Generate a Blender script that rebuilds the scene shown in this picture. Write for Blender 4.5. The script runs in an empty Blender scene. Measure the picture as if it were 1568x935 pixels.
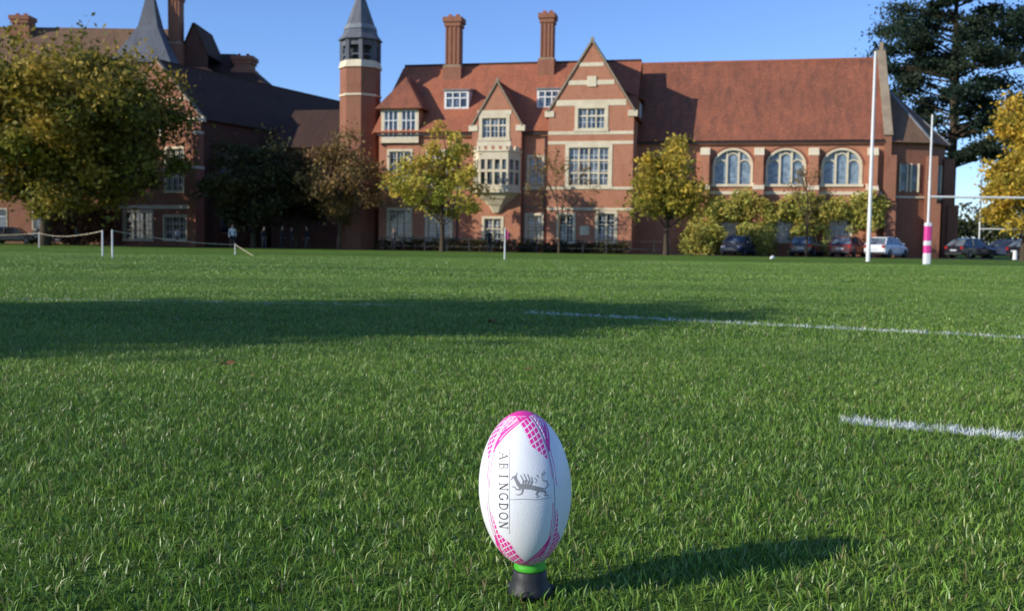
import bpy, math, random
import numpy as np
from mathutils import Vector, Matrix
random.seed(7); rng = np.random.default_rng(7)
scene = bpy.context.scene
COL = scene.collection

# ------------------------------------------------------------------ camera
F = 35/36*1568.0
PITCH = math.radians(3.55); ROLL = math.radians(0.8); CAMH = 0.67
cp, sp = math.cos(PITCH), math.sin(PITCH); cr, sr = math.cos(ROLL), math.sin(ROLL)
R0 = Vector((1,0,0)); U0 = Vector((0,sp,cp)); FW = Vector((0,cp,-sp))
cam_d = bpy.data.cameras.new("camera"); cam = bpy.data.objects.new("camera", cam_d); COL.objects.link(cam)
cx = R0*cr+U0*sr; cy = -R0*sr+U0*cr; cz = -FW
mw = Matrix(((cx.x,cy.x,cz.x,0),(cx.y,cy.y,cz.y,0),(cx.z,cy.z,cz.z,CAMH),(0,0,0,1)))
cam.matrix_world = mw
cam_d.lens = 35; cam_d.sensor_width = 36; cam_d.clip_end = 3000; cam_d.clip_start = 0.05
cam_d.dof.use_dof = True; cam_d.dof.focus_distance = 1.86; cam_d.dof.aperture_fstop = 9.0
scene.camera = cam

def pixel_ray(u, v):
    """image pixel column u / row v -> camera ray direction"""
    a = (u-784)/F; b = (467.5-v)/F
    x = a*cr-b*sr; y = a*sr+b*cr
    return Vector((x, cp+y*sp, -sp+y*cp))
def at_depth(u, v, Y):  # world point on the ray through image pixel u, v at depth Y
    d = pixel_ray(u, v); t = Y/d.y
    return Vector((d.x*t, Y, CAMH+d.z*t))
def gx(u, Y):           # ground x for image pixel column u at distance Y
    return at_depth(u, 375, Y).x

# ------------------------------------------------------------------ world + sun
AZ = Vector((-0.905,-0.425)).normalized(); EL = math.radians(22.0)
world = bpy.data.worlds.new("World"); scene.world = world; world.use_nodes = True
nt = world.node_tree; bg = nt.nodes["Background"]
sky = nt.nodes.new("ShaderNodeTexSky"); sky.sky_type = 'NISHITA'; sky.sun_disc = False
sky.sun_elevation = EL; sky.sun_rotation = math.atan2(AZ.x, AZ.y) % (2*math.pi)
sky.air_density = 1.0; sky.dust_density = 0.1; sky.ozone_density = 4.5
tint = nt.nodes.new("ShaderNodeMix"); tint.data_type = 'RGBA'; tint.blend_type = 'MULTIPLY'; tint.inputs[0].default_value = 1.0
nt.links.new(sky.outputs[0], tint.inputs[6]); tint.inputs[7].default_value = (0.98,1.06,1.36,1)
nt.links.new(tint.outputs[2], bg.inputs[0]); bg.inputs[1].default_value = 0.145
sl = bpy.data.lights.new("sun","SUN"); sl.energy = 5.0; sl.angle = math.radians(0.5); sl.color = (1.0,0.94,0.82)
so = bpy.data.objects.new("sun", sl); COL.objects.link(so)
ts = Vector((AZ.x*math.cos(EL), AZ.y*math.cos(EL), math.sin(EL)))
so.rotation_euler = ts.to_track_quat('Z','Y').to_euler(); so.location = (-40,-20,40)
scene.view_settings.view_transform = 'Standard'; scene.view_settings.look = 'None'; scene.view_settings.exposure = 0

# ------------------------------------------------------------------ materials
class Mat:
    def __init__(s, name, rough=0.8, spec=0.3):
        s.m = bpy.data.materials.new(name); s.m.use_nodes = True; s.t = s.m.node_tree
        s.b = s.t.nodes["Principled BSDF"]; s.b.inputs["Roughness"].default_value = rough
        s.b.inputs["Specular IOR Level"].default_value = spec
    def n(s, typ, **kw):
        nd = s.t.nodes.new(typ)
        for k, v in kw.items(): setattr(nd, k, v)
        return nd
    def l(s, a, b): s.t.links.new(a, b)
    def setv(s, sock, val):
        if isinstance(val, (int, float)): sock.default_value = val
        elif isinstance(val, (tuple, list)): sock.default_value = val if len(val) != 3 or sock.type != 'RGBA' else (*val, 1)
        else: s.l(val, sock)
    def math(s, op, a, b=0.0, c=None, clamp=False):
        nd = s.n("ShaderNodeMath", operation=op, use_clamp=clamp); s.setv(nd.inputs[0], a); s.setv(nd.inputs[1], b)
        if c is not None: s.setv(nd.inputs[2], c)
        return nd.outputs[0]
    def mix(s, f, a, b, mode='MIX'):
        nd = s.n("ShaderNodeMix", data_type='RGBA', blend_type=mode)
        s.setv(nd.inputs[0], f); s.setv(nd.inputs[6], a); s.setv(nd.inputs[7], b); return nd.outputs[2]
    def noise(s, vec, scale, detail=4, rough=0.55):
        nd = s.n("ShaderNodeTexNoise"); s.l(vec, nd.inputs["Vector"]); nd.inputs["Scale"].default_value = scale
        nd.inputs["Detail"].default_value = detail; nd.inputs["Roughness"].default_value = rough; return nd.outputs[0]
    def ramp(s, f, a=0.35, b=0.65):
        nd = s.n("ShaderNodeMapRange"); s.l(f, nd.inputs[0]); nd.inputs[1].default_value = a; nd.inputs[2].default_value = b
        return nd.outputs[0]
    def bump(s, h, strength=0.3, dist=0.02):
        nd = s.n("ShaderNodeBump"); nd.inputs["Strength"].default_value = strength; nd.inputs["Distance"].default_value = dist
        s.l(h, nd.inputs["Height"]); s.l(nd.outputs[0], s.b.inputs["Normal"])
    def obj(s): return s.n("ShaderNodeTexCoord").outputs["Object"]
    def mapv(s, vec, sc):
        nd = s.n("ShaderNodeMapping"); s.l(vec, nd.inputs[0]); nd.inputs["Scale"].default_value = sc; return nd.outputs[0]
    def color(s, c): s.setv(s.b.inputs["Base Color"], c)

def noisy(name, c1, c2, scale=3.0, rough=0.8, spec=0.3, bump=0.2, fine=25, metallic=0.0):
    m = Mat(name, rough, spec); o = m.obj()
    f = m.ramp(m.noise(o, scale, 6, 0.6)); g = m.noise(o, fine, 3)
    c = m.mix(f, c1, c2); c = m.mix(m.math('MULTIPLY', g, 0.35), c, tuple(x*0.55 for x in c1))
    m.color(c); m.b.inputs["Metallic"].default_value = metallic
    if bump: m.bump(g, bump, 0.01)
    return m.m

def brick_mat(name, c1, c2, c3, mortar=(0.32,0.25,0.2)):
    m = Mat(name, 0.9, 0.2); o = m.obj()
    sep = m.n("ShaderNodeSeparateXYZ"); m.l(o, sep.inputs[0])
    comb = m.n("ShaderNodeCombineXYZ"); m.l(m.math('ADD', sep.outputs[0], sep.outputs[1]), comb.inputs[0]); m.l(sep.outputs[2], comb.inputs[1])
    br = m.n("ShaderNodeTexBrick"); m.l(comb.outputs[0], br.inputs["Vector"]); br.inputs["Scale"].default_value = 1.0
    br.inputs["Brick Width"].default_value = 0.225; br.inputs["Row Height"].default_value = 0.075
    br.inputs["Mortar Size"].default_value = 0.008; br.inputs["Color1"].default_value = (*c1,1)
    br.inputs["Color2"].default_value = (*c2,1); br.inputs["Mortar"].default_value = (*mortar,1)
    f = m.ramp(m.noise(o, 0.5, 6, 0.65), 0.35, 0.7)
    c = m.mix(m.math('MULTIPLY', f, 0.6), br.outputs[0], c3)
    g = m.ramp(m.noise(m.mapv(o,(1.2,1.2,0.35)), 2.2, 5, 0.7), 0.5, 0.8)
    c = m.mix(m.math('MULTIPLY', g, 0.5), c, tuple(x*0.45 for x in c1))
    k = m.ramp(m.noise(m.mapv(o,(1,1,3)), 3.5, 4, 0.8), 0.5, 0.75)
    c = m.mix(m.math('MULTIPLY', k, 0.4), c, tuple(x*0.55 for x in c2))
    m.color(c); m.bump(m.noise(o, 20, 3), 0.3, 0.01); return m.m

def tile_mat(name, c1, c2, dark, amt=0.8):
    m = Mat(name, 0.9, 0.15); o = m.obj()
    f = m.ramp(m.noise(o, 0.35, 6, 0.7), 0.38, 0.62)
    c = m.mix(f, c1, c2)
    g = m.ramp(m.noise(m.mapv(o,(2.0,0.6,0.35)), 0.8, 7, 0.78), 0.46, 0.66)
    c = m.mix(m.math('MULTIPLY', g, amt), c, dark)
    h = m.noise(m.mapv(o,(4,4,8)), 1.6, 3, 0.8)
    c = m.mix(m.math('MULTIPLY', m.ramp(h,0.4,0.62), 0.55), c, tuple(x*1.25 for x in dark))
    k = m.ramp(m.noise(m.mapv(o,(5,5,5)), 1.1, 3, 0.6), 0.55, 0.68)
    c = m.mix(m.math('MULTIPLY', k, 0.5), c, tuple(min(1,x*1.5) for x in c1))
    w = m.n("ShaderNodeTexWave", bands_direction='Z'); m.l(o, w.inputs[0]); w.inputs["Scale"].default_value = 2.0; w.inputs["Distortion"].default_value = 0.6
    c = m.mix(m.math('MULTIPLY', w.outputs[0], 0.16), c, dark)
    m.color(c); m.bump(w.outputs[0], 0.5, 0.03); return m.m

BRICK = brick_mat("red_brick", (0.42,0.135,0.065), (0.50,0.185,0.09), (0.45,0.21,0.125))
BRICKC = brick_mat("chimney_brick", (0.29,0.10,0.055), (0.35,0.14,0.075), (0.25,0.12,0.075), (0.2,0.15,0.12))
BRICK_DARK_SHADE = brick_mat("dark_and_shaded_brick", (0.10,0.038,0.027), (0.13,0.05,0.033), (0.09,0.045,0.033), (0.10,0.08,0.06))  # brick darkened to put wall shade into its colour; also the plinth brick
TILE = tile_mat("clay_roof_tile", (0.46,0.15,0.075), (0.36,0.115,0.06), (0.18,0.078,0.05), 0.65)
TILEH = tile_mat("weathered_red_tile", (0.36,0.12,0.065), (0.26,0.09,0.05), (0.115,0.057,0.042), 0.88)
TILEB = tile_mat("brown_roof_tile", (0.075,0.038,0.027), (0.09,0.05,0.033), (0.04,0.027,0.021))
TILER = tile_mat("rear_roof_tile", (0.20,0.11,0.065), (0.24,0.14,0.08), (0.10,0.065,0.045))
SLATE = tile_mat("slate", (0.13,0.14,0.155), (0.18,0.19,0.21), (0.09,0.09,0.1))
LEAD = noisy("weathered_lead", (0.26,0.28,0.29),(0.17,0.185,0.2), 1.5, 0.6)
STONE = noisy("cream_stone", (0.76,0.66,0.47),(0.62,0.52,0.36), 1.5, 0.85)
COPE = noisy("weathered_coping", (0.36,0.28,0.19),(0.25,0.19,0.13), 1.5, 0.9)
WHITE = noisy("white_paint", (0.80,0.80,0.77),(0.72,0.72,0.69), 3, 0.5, 0.4, 0.05)
BLACK = noisy("black_paint", (0.03,0.03,0.033),(0.045,0.045,0.045), 3, 0.5)
ASPH = noisy("asphalt", (0.05,0.05,0.052),(0.07,0.068,0.065), 1.0, 0.9, 0.2, 0.3, 60)
BARK = noisy("bark", (0.10,0.075,0.05),(0.06,0.045,0.032), 4, 0.95, 0.1, 0.6, 18)
mg = Mat("window_glass", 0.06, 0.8); o = mg.obj()
mg.color(mg.mix(mg.ramp(mg.noise(o,1.1,2),0.42,0.58), (0.02,0.025,0.032), (0.14,0.165,0.19))); mg.bump(mg.noise(o, 2.5, 1), 0.15, 0.03); GLASS = mg.m
mg = Mat("leaded_glass", 0.2, 0.6); o = mg.obj()
mg.color(mg.mix(mg.ramp(mg.noise(o,3,3),0.4,0.6), (0.12,0.17,0.22), (0.24,0.31,0.37))); mg.bump(mg.noise(o, 6, 1), 0.3, 0.03); GLASSB = mg.m

# ------------------------------------------------------------------ mesh helpers
def mk_mesh(name, verts, faces, mat=None, smooth=False, parent=None, cols=None):
    me = bpy.data.meshes.new(name); me.from_pydata([tuple(v) for v in verts], [], faces)
    if cols is not None:
        ca = me.color_attributes.new("Col", 'FLOAT_COLOR', 'POINT')
        ca.data.foreach_set("color", np.asarray(cols, dtype=np.float32).ravel())
    if mat: me.materials.append(mat)
    if smooth: me.polygons.foreach_set("use_smooth", [True]*len(me.polygons))
    me.update(); ob = bpy.data.objects.new(name, me); COL.objects.link(ob)
    if parent: ob.parent = parent
    return ob
def empty(name, loc=(0,0,0), rot=0.0):
    e = bpy.data.objects.new(name, None); COL.objects.link(e); e.location = loc; e.rotation_euler = (0,0,rot); e.empty_display_size = 0.2
    return e

class Build:
    def __init__(s, name, loc, yaw=0.0):
        s.e = empty(name, loc, yaw); s.loc = Vector(loc); s.yaw = yaw; s.p = {}
        s.ax = Vector((math.cos(yaw), math.sin(yaw), 0)); s.ay = Vector((-math.sin(yaw), math.cos(yaw), 0))
    def X(s, u, off=0.0, v=300):
        d = pixel_ray(u, v); o = Vector((0,0,CAMH))-s.loc
        t = (off - o.dot(s.ay))/d.dot(s.ay); return (o+d*t).dot(s.ax)
    def Z(s, u, v, off=0.0):
        d = pixel_ray(u, v); o = Vector((0,0,CAMH))-s.loc
        t = (off - o.dot(s.ay))/d.dot(s.ay); return CAMH+d.z*t
    def add(s, part, mat, vs, fs):
        k = part
        if k not in s.p: s.p[k] = (mat, [], [])
        m, V, Fc = s.p[k]; n = len(V); V.extend(tuple(v) for v in vs); Fc.extend(tuple(i+n for i in f) for f in fs)
    def box(s, part, mat, x0,x1,y0,y1,z0,z1):
        s.add(part, mat, [(x0,y0,z0),(x1,y0,z0),(x1,y1,z0),(x0,y1,z0),(x0,y0,z1),(x1,y0,z1),(x1,y1,z1),(x0,y1,z1)],
              [(0,3,2,1),(4,5,6,7),(0,1,5,4),(1,2,6,5),(2,3,7,6),(3,0,4,7)])
    def poly(s, part, mat, pts): s.add(part, mat, pts, [tuple(range(len(pts)))])
    def slab(s, part, mat, pts, th=0.16):
        P = [Vector(p) for p in pts]; nrm = (P[1]-P[0]).cross(P[2]-P[0]).normalized()
        if nrm.z < 0: nrm = -nrm
        n = len(P); vs = [p+nrm*th for p in P]+P
        fs = [tuple(range(n)), tuple(range(2*n-1, n-1, -1))]+[(i,(i+1)%n,n+(i+1)%n,n+i) for i in range(n)]
        s.add(part, mat, vs, fs)
    def beam(s, part, mat, p, q, w, h):
        p = Vector(p); q = Vector(q); d = (q-p).normalized(); up = Vector((0,0,1)) if abs(d.z) < 0.95 else Vector((1,0,0))
        sd = d.cross(up).normalized()*w/2; u2 = sd.cross(d).normalized()*h/2
        vs = [p-sd-u2,p+sd-u2,p+sd+u2,p-sd+u2,q-sd-u2,q+sd-u2,q+sd+u2,q-sd+u2]
        s.add(part, mat, vs, [(0,3,2,1),(4,5,6,7),(0,1,5,4),(1,2,6,5),(2,3,7,6),(3,0,4,7)])
    def wall(s, part, mat, xl, xr, z0, z1, y, holes=(), axis='x'):
        f = (lambda z: xl) if not callable(xl) else xl; g = (lambda z: xr) if not callable(xr) else xr
        zs = sorted(set([z0,z1]+[h[2] for h in holes]+[h[3] for h in holes])); zs = [z for z in zs if z0-1e-6 <= z <= z1+1e-6]
        for a, b in zip(zs[:-1], zs[1:]):
            hs = sorted([h for h in holes if h[2] <= a+1e-6 and h[3] >= b-1e-6])
            L = [(f(a), f(b))]
            for h in hs: L += [(h[0],h[0]),(h[1],h[1])]
            L.append((g(a), g(b)))
            for i in range(0, len(L), 2):
                (a0,b0),(a1,b1) = L[i], L[i+1]
                pts = [(a0,a),(a1,a),(b1,b),(b0,b)]
                if abs(b1-b0) < 1e-5: pts = pts[:3]
                s.poly(part, mat, [(p[0],y,p[1]) if axis == 'x' else (y,p[0],p[1]) for p in pts])
    def window(s, x0,x1,z0,z1,y, nx=2,nz=2, fm=None, depth=0.22, sur=0.2, bar=0.1, glaze=True, glass=None):
        fm = fm or STONE; pn = "window_frames_"+fm.name; yg = y+depth
        for q in ([(x0,y,z0),(x0,yg,z0),(x0,yg,z1),(x0,y,z1)],[(x1,y,z0),(x1,yg,z0),(x1,yg,z1),(x1,y,z1)],
                  [(x0,y,z0),(x1,y,z0),(x1,yg,z0),(x0,yg,z0)],[(x0,y,z1),(x1,y,z1),(x1,yg,z1),(x0,yg,z1)]):
            s.poly("window_reveals", STONE, q)
        s.poly("window_glass", glass or GLASS, [(x0,yg,z0),(x1,yg,z0),(x1,yg,z1),(x0,yg,z1)])
        for i in range(1,nx):
            x = x0+(x1-x0)*i/nx; s.box(pn, fm, x-bar/2,x+bar/2,yg-0.14,yg-0.003,z0,z1)
        for i in range(1,nz):
            z = z0+(z1-z0)*(i/nz if nz != 2 else 0.62); s.box(pn, fm, x0,x1,yg-0.12,yg-0.006,z-bar/2,z+bar/2)
        e = 0.06
        s.box(pn+"_edge", fm, x0,x0+e,yg-0.1,yg-0.002,z0,z1); s.box(pn+"_edge", fm, x1-e,x1,yg-0.1,yg-0.002,z0,z1)
        s.box(pn+"_edge", fm, x0+e,x1-e,yg-0.1,yg-0.002,z0,z0+e); s.box(pn+"_edge", fm, x0+e,x1-e,yg-0.1,yg-0.002,z1-e,z1)
        if glaze:
            for i in range(nx):
                a = x0+(x1-x0)*i/nx; b = x0+(x1-x0)*(i+1)/nx; m = (a+b)/2
                s.box("glazing_bars", WHITE, m-0.02,m+0.02,yg-0.04,yg-0.004,z0,z1)
            k = max(2,int((z1-z0)/0.5))
            for i in range(1,k):
                z = z0+(z1-z0)*i/k; s.box("glazing_bars_h", WHITE, x0,x1,yg-0.035,yg-0.005,z-0.018,z+0.018)
        if sur:
            t = sur; p = y-0.045
            s.box("window_surrounds", STONE, x0-t,x0,p,y+0.05,z0,z1); s.box("window_surrounds", STONE, x1,x1+t,p,y+0.05,z0,z1)
            s.box("window_surrounds", STONE, x0-t,x1+t,p,y+0.05,z1,z1+t); s.box("window_surrounds", STONE, x0-t-0.05,x1+t+0.05,p-0.05,y+0.05,z0-t,z0)
    def finish(s):
        for k, (m, V, Fc) in s.p.items(): mk_mesh(k, V, Fc, m, parent=s.e)

# ------------------------------------------------------------------ main building
YAW = math.radians(-12)
B = Build("brick_school_building", (0,81,0), YAW)
X, Z = B.X, B.Z
EAVE, RIDGE, RY = 9.9, 15.9, 5.5
xA0 = X(580); xC0 = X(838,-1); xC1 = X(968,-1); xB0 = X(722,-0.8); xB1 = X(797,-0.8)
def hole(b, u0,u1,v0,v1,off): return (b.X(u0,off), b.X(u1,off), b.Z((u0+u1)/2,v1,off), b.Z((u0+u1)/2,v0,off))
hA = [hole(B,596,628,232,282,0), hole(B,596,628,322,368,0), hole(B,655,690,232,282,0), hole(B,655,690,322,368,0)]
B.wall("walls", BRICK, xA0, xB0, 0, EAVE, 0, hA)
for h in hA: B.window(*h, 0, 3, 2)
hM = [hole(B,810,829,241,286,0), hole(B,808,831,330,372,0)]
B.wall("walls", BRICK, xB1, xC0, 0, EAVE, 0, hM)
for h in hM: B.window(*h, 0, 2, 2)
xr0 = X(619,RY); ov = 0.3
sl_ = (RIDGE-EAVE)/RY
B.slab("roof", TILE, [(xA0-0.4,-ov,EAVE-ov*sl_),(xC1,-ov,EAVE-ov*sl_),(xC1,RY,RIDGE),(xr0,RY,RIDGE)])
B.slab("roof_back", TILE, [(xA0-0.4,2*RY+ov,EAVE-ov*sl_),(xC1,2*RY+ov,EAVE-ov*sl_),(xC1,RY,RIDGE),(xr0,RY,RIDGE)])
B.slab("roof_hip", TILE, [(xA0-0.4,-ov,EAVE-ov*sl_),(xr0,RY,RIDGE),(xA0-0.4,2*RY+ov,EAVE-ov*sl_)])
B.beam("ridge_tiles", TILEB, (xr0,RY,RIDGE+0.2),(xC1-0.05,RY,RIDGE+0.2),0.3,0.16)
B.poly("side_walls", BRICK, [(xA0,0,0),(xA0,2*RY,0),(xA0,2*RY,EAVE),(xA0,0,EAVE)])
B.box("gutters", BLACK, xA0,xB0,-0.43,-0.31,EAVE-0.5,EAVE-0.38)
B.box("gutters", BLACK, xB1,xC0,-0.43,-0.31,EAVE-0.5,EAVE-0.38)
for v in (290,):
    z = Z(900,v,-1)
    B.box("string_course", STONE, xB1,xC0,-0.07,-0.002,z,z+0.2); B.box("string_course", STONE, xA0,xB0,-0.07,-0.002,z,z+0.2)
    B.box("string_course", STONE, xC0-0.05,xC1+0.05,-1.07,-1.002,z,z+0.2)
for z in (1.0,3.6):
    B.box("string_course_low", COPE, xB1,xC0,-0.05,-0.002,z,z+0.1); B.box("string_course_low", COPE, xA0,xB0,-0.05,-0.002,z,z+0.1)
a0,a1 = X(583,-0.3),X(640,-0.3); za0,za1 = Z(611,215,-0.3),Z(611,166,-0.3)
h1 = [(a0+0.25,(a0+a1)/2-0.15,za0+0.25,za1-0.15),((a0+a1)/2+0.15,a1-0.25,za0+0.25,za1-0.15)]
B.wall("dormer_walls", STONE, a0,a1,za0-0.2,za1,-0.3,h1)
for h in h1: B.window(*h,-0.3,3,2,WHITE,0.12,0,0.08,False)
for x in (a0,a1): B.poly("dormer_sides", BRICK, [(x,-0.3,za0-0.4),(x,3.5,za0-0.4),(x,3.5,za1),(x,-0.3,za1)])
ap = (X(621,2.2),2.2,Z(621,120,2.2))
e = 0.35
c = [(a0-e,-0.3-e,za1-0.1),(a1+e,-0.3-e,za1-0.1),(a1+e,4.6,za1-0.1),(a0-e,4.6,za1-0.1)]
apb = (ap[0],4.6,ap[2])
B.slab("dormer_roof", TILEH, [c[0],c[1],ap],0.1); B.slab("dormer_roof", TILEH, [c[1],c[2],apb,ap],0.1); B.slab("dormer_roof", TILEH, [c[3],c[0],ap,apb],0.1)
for (u0,u1,v0,v1) in ((679,716,139,167),(820,855,137,166)):
    off = 1.5; x0,x1,z0,z1 = X(u0,off),X(u1,off),Z((u0+u1)/2,v1,off),Z((u0+u1)/2,v0,off)
    B.wall("white_dormer_front", WHITE, x0,x1,z0-0.25,z1,off,[(x0+0.12,x1-0.12,z0+0.1,z1-0.12)])
    B.window(x0+0.12,x1-0.12,z0+0.1,z1-0.12,off,3,2,WHITE,0.1,0,0.1,False)
    for x in (x0,x1): B.poly("white_dormer_cheeks", WHITE, [(x,off,z0-0.25),(x,off+3.0,z0+2.0),(x,off+3.2,z1),(x,off,z1)])
    B.slab("white_dormer_roof", LEAD, [(x0-0.12,off-0.15,z1),(x1+0.12,off-0.15,z1),(x1+0.12,off+3.4,z1+0.5),(x0-0.12,off+3.4,z1+0.5)],0.1)
def gable(xl,xr,y,zbase,zeave,xap,zap,yback,holes,mat,bands,cop=0.14,roof=TILE,part="gable",cm=None,side=None):
    cm = cm or COPE; side = side or mat
    fl = lambda z: xl if z <= zeave else xl+(xap-xl)*(z-zeave)/(zap-zeave)
    fr = lambda z: xr if z <= zeave else xr+(xap-xr)*(z-zeave)/(zap-zeave)
    B.wall(part+"_wall", mat, xl,xr,zbase,zeave,y,[h for h in holes if h[3] <= zeave] + [(h[0],h[1],h[2],zeave) for h in holes if h[2] < zeave < h[3]])
    B.wall(part+"_wall", mat, fl,fr,zeave,zap,y,[h for h in holes if h[2] >= zeave] + [(h[0],h[1],zeave,h[3]) for h in holes if h[2] < zeave < h[3]])
    for (za,zb) in bands:
        segs = [(max(fl(za),fl(zb)), min(fr(za),fr(zb)))]
        for h in holes:
            if h[2]-0.2 < zb and h[3]+0.2 > za:
                ns = []
                for s0 in segs:
                    if h[0] > s0[0] and h[1] < s0[1]: ns += [(s0[0],h[0]-0.21),(h[1]+0.21,s0[1])]
                    else: ns.append(s0)
                segs = ns
        for s0 in segs: B.box(part+"_stone_bands", STONE, s0[0],s0[1],y-0.035,y-0.001,za,zb)
    for x in (xl,xr): B.poly(part+"_side", side, [(x,y,zbase),(x,yback,zbase),(x,yback,zeave),(x,y,zeave)])
    k = 0.25; dz = (zap-zeave)/(xap-xl)*k
    B.slab(part+"_roof", roof, [(xl-k,y+0.25,zeave-dz),(xap,y+0.25,zap),(xap,yback,zap),(xl-k,yback,zeave-dz)],0.14)
    dz = (zap-zeave)/(xr-xap)*k
    B.slab(part+"_roof", roof, [(xr+k,y+0.25,zeave-dz),(xap,y+0.25,zap),(xap,yback,zap),(xr+k,yback,zeave-dz)],0.14)
    for xe in (xl-0.08,xr+0.08):
        B.beam(part+"_coping", cm, (xe,y+0.08,zeave+0.05),(xap,y+0.08,zap+0.2),0.4,cop)
    B.box(part+"_kneelers", STONE, xl-0.28,xl+0.45,y-0.09,y+0.3,zeave-0.35,zeave+0.12); B.box(part+"_kneelers", STONE, xr-0.45,xr+0.28,y-0.09,y+0.3,zeave-0.35,zeave+0.12)
    B.box(part+"_finial", COPE, xap-0.12,xap+0.12,y,y+0.24,zap+0.1,zap+0.45)
    B.beam(part+"_ridge", TILEB, (xap,y+0.3,zap+0.16),(xap,yback,zap+0.16),0.25,0.14)
yB = -0.8
hb = [hole(B,737,774,181,211,yB), hole(B,742,768,335,376,yB)]
zBe = Z(760,194,yB); zBa = Z(760,128,yB)
gable(xB0,xB1,yB,0,zBe,(xB0+xB1)/2,zBa,5.2,hb,BRICK,[],0.12,part="small_gable",roof=TILEH)
B.window(*hb[0],yB,3,2,sur=0.26); B.window(*hb[1],yB,2,2)
B.box("small_gable_panel", STONE, hb[0][0]-0.4,hb[0][1]+0.4,yB-0.04,yB-0.002,hb[0][3]+0.27,hb[0][3]+0.62)
B.box("small_gable_panel", STONE, hb[0][0]-0.4,hb[0][1]+0.4,yB-0.04,yB-0.002,hb[0][2]-0.65,hb[0][2]-0.27)
ox0,ox1 = X(719,-2.0),X(796,-1.0); oz0,oz1 = Z(758,292,-2),Z(758,232,-2)
P = [(ox0,yB),(ox0+0.75,yB-1.3),(ox1-0.75,yB-1.3),(ox1,yB)]
def facet_panel(p,q,z0,z1,nl,inset=0.12):
    p = Vector((p[0],p[1],0)); q = Vector((q[0],q[1],0)); d = (q-p); L = d.length; d.normalize(); nrm = Vector((d.y,-d.x,0))
    def pt(s_,z,o=0): w = p+d*s_+nrm*o; return (w.x,w.y,z)
    def bx(part,mat,s0,s1,z0_,z1_,o0,o1):
        vs = [pt(s0,z0_,o0),pt(s1,z0_,o0),pt(s1,z0_,o1),pt(s0,z0_,o1),pt(s0,z1_,o0),pt(s1,z1_,o0),pt(s1,z1_,o1),pt(s0,z1_,o1)]
        B.add(part,mat,vs,[(0,3,2,1),(4,5,6,7),(0,1,5,4),(1,2,6,5),(2,3,7,6),(3,0,4,7)])
    h = z1-z0; zb = z0+h*0.16; zt = z1-h*0.2
    bx("oriel_stone",STONE,0,L,z0,zb,-0.2,0); bx("oriel_stone",STONE,0,L,zt,z1,-0.2,0)
    B.poly("oriel_glass",GLASS,[pt(0.1,zb,-0.16),pt(L-0.1,zb,-0.16),pt(L-0.1,zt,-0.16),pt(0.1,zt,-0.16)])
    for i in range(nl+1):
        s_ = L*i/nl; w = 0.16 if i in (0,nl) else 0.09
        bx("oriel_mullions",STONE,max(0,s_-w),min(L,s_+w),zb,zt,-0.18,-0.01)
    zm = zb+(zt-zb)*0.55; bx("oriel_transoms",STONE,0,L,zm-0.1,zm+0.1,-0.17,-0.02)
    bx("oriel_cornice",STONE,-0.05,L+0.05,z1,z1+0.14,-0.2,0.1); bx("oriel_cornice",STONE,-0.05,L+0.05,z0-0.14,z0,-0.2,0.1)
    k = max(2,int(L/0.55))
    for i in range(k): bx("oriel_crenels",STONE,L*(i+0.15)/k,L*(i+0.7)/k,z1+0.14,z1+0.45,-0.18,0)
for i,nl in ((0,2),(1,4),(2,2)): facet_panel(P[i],P[i+1],oz0,oz1,nl)
B.poly("oriel_top",LEAD,[(p[0],p[1],oz1+0.1) for p in P])
xm = (ox0+ox1)/2
for k_,(s0,s1,za,zb) in enumerate(((0.92,0.7,oz0-0.14,oz0-0.6),(0.66,0.4,oz0-0.6,oz0-1.1),(0.36,0.15,oz0-1.1,oz0-1.7))):
    T = [(xm+(p[0]-xm)*s0, yB+(p[1]-yB)*s0, za) for p in P]; Q = [(xm+(p[0]-xm)*s1, yB+(p[1]-yB)*s1-0.001, zb) for p in P]
    B.add("oriel_corbel",STONE,T+Q,[(0,1,5,4),(1,2,6,5),(2,3,7,6),(0,1,2,3),(4,5,6,7)])
yC = -1.0
zCe = Z(903,172,yC); zCa = Z(903,66,yC)
hc = [hole(B,883,924,166,197,yC), hole(B,870,931,226,284,yC), hole(B,916,942,327,371,yC), hole(B,857,878,329,371,yC)]
bz = lambda v: Z(903,v,yC)
gable(xC0,xC1,yC,0,zCe,(xC0+xC1)/2,zCa,10.5,hc,BRICK,[(bz(102),bz(96)),(bz(130),bz(123)),(bz(162),bz(153)),(bz(206),bz(201)),(bz(221),bz(216)),(bz(322),bz(318))],0.14,part="large_gable",roof=TILEH)
B.window(*hc[0],yC,3,2,sur=0.25); B.window(*hc[1],yC,4,3,bar=0.13,sur=0.28); B.window(*hc[2],yC,2,2); B.window(*hc[3],yC,2,2)
B.box("plaque",STONE,X(889,yC),X(903,yC),yC-0.05,yC-0.002,bz(360),bz(346))
B.box("crest_stone",STONE,X(896,yC),X(910,yC),yC-0.09,yC-0.04,bz(133),bz(117))
B.box("plinth",BRICK_DARK_SHADE,xC0-0.06,xC1+0.06,yC-0.08,yC-0.002,0,0.6); B.box("plinth",BRICK_DARK_SHADE,xB1,xC0-0.07,-0.08,-0.002,0,0.6)
for u,y in ((800,-0.05),(834,-0.05),(700,-0.05)):
    x = X(u,y); B.box("downpipes",BLACK,x-0.05,x+0.05,y-0.1,y,0.0,EAVE-0.6)
B.box("side_dormer",BRICK,xC1-1.4,xC1+0.1,2.6,4.4,zCe-0.5,zCe+1.5); B.box("side_dormer_window",WHITE,xC1+0.1,xC1+0.16,2.9,4.1,zCe-0.1,zCe+1.2)
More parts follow.
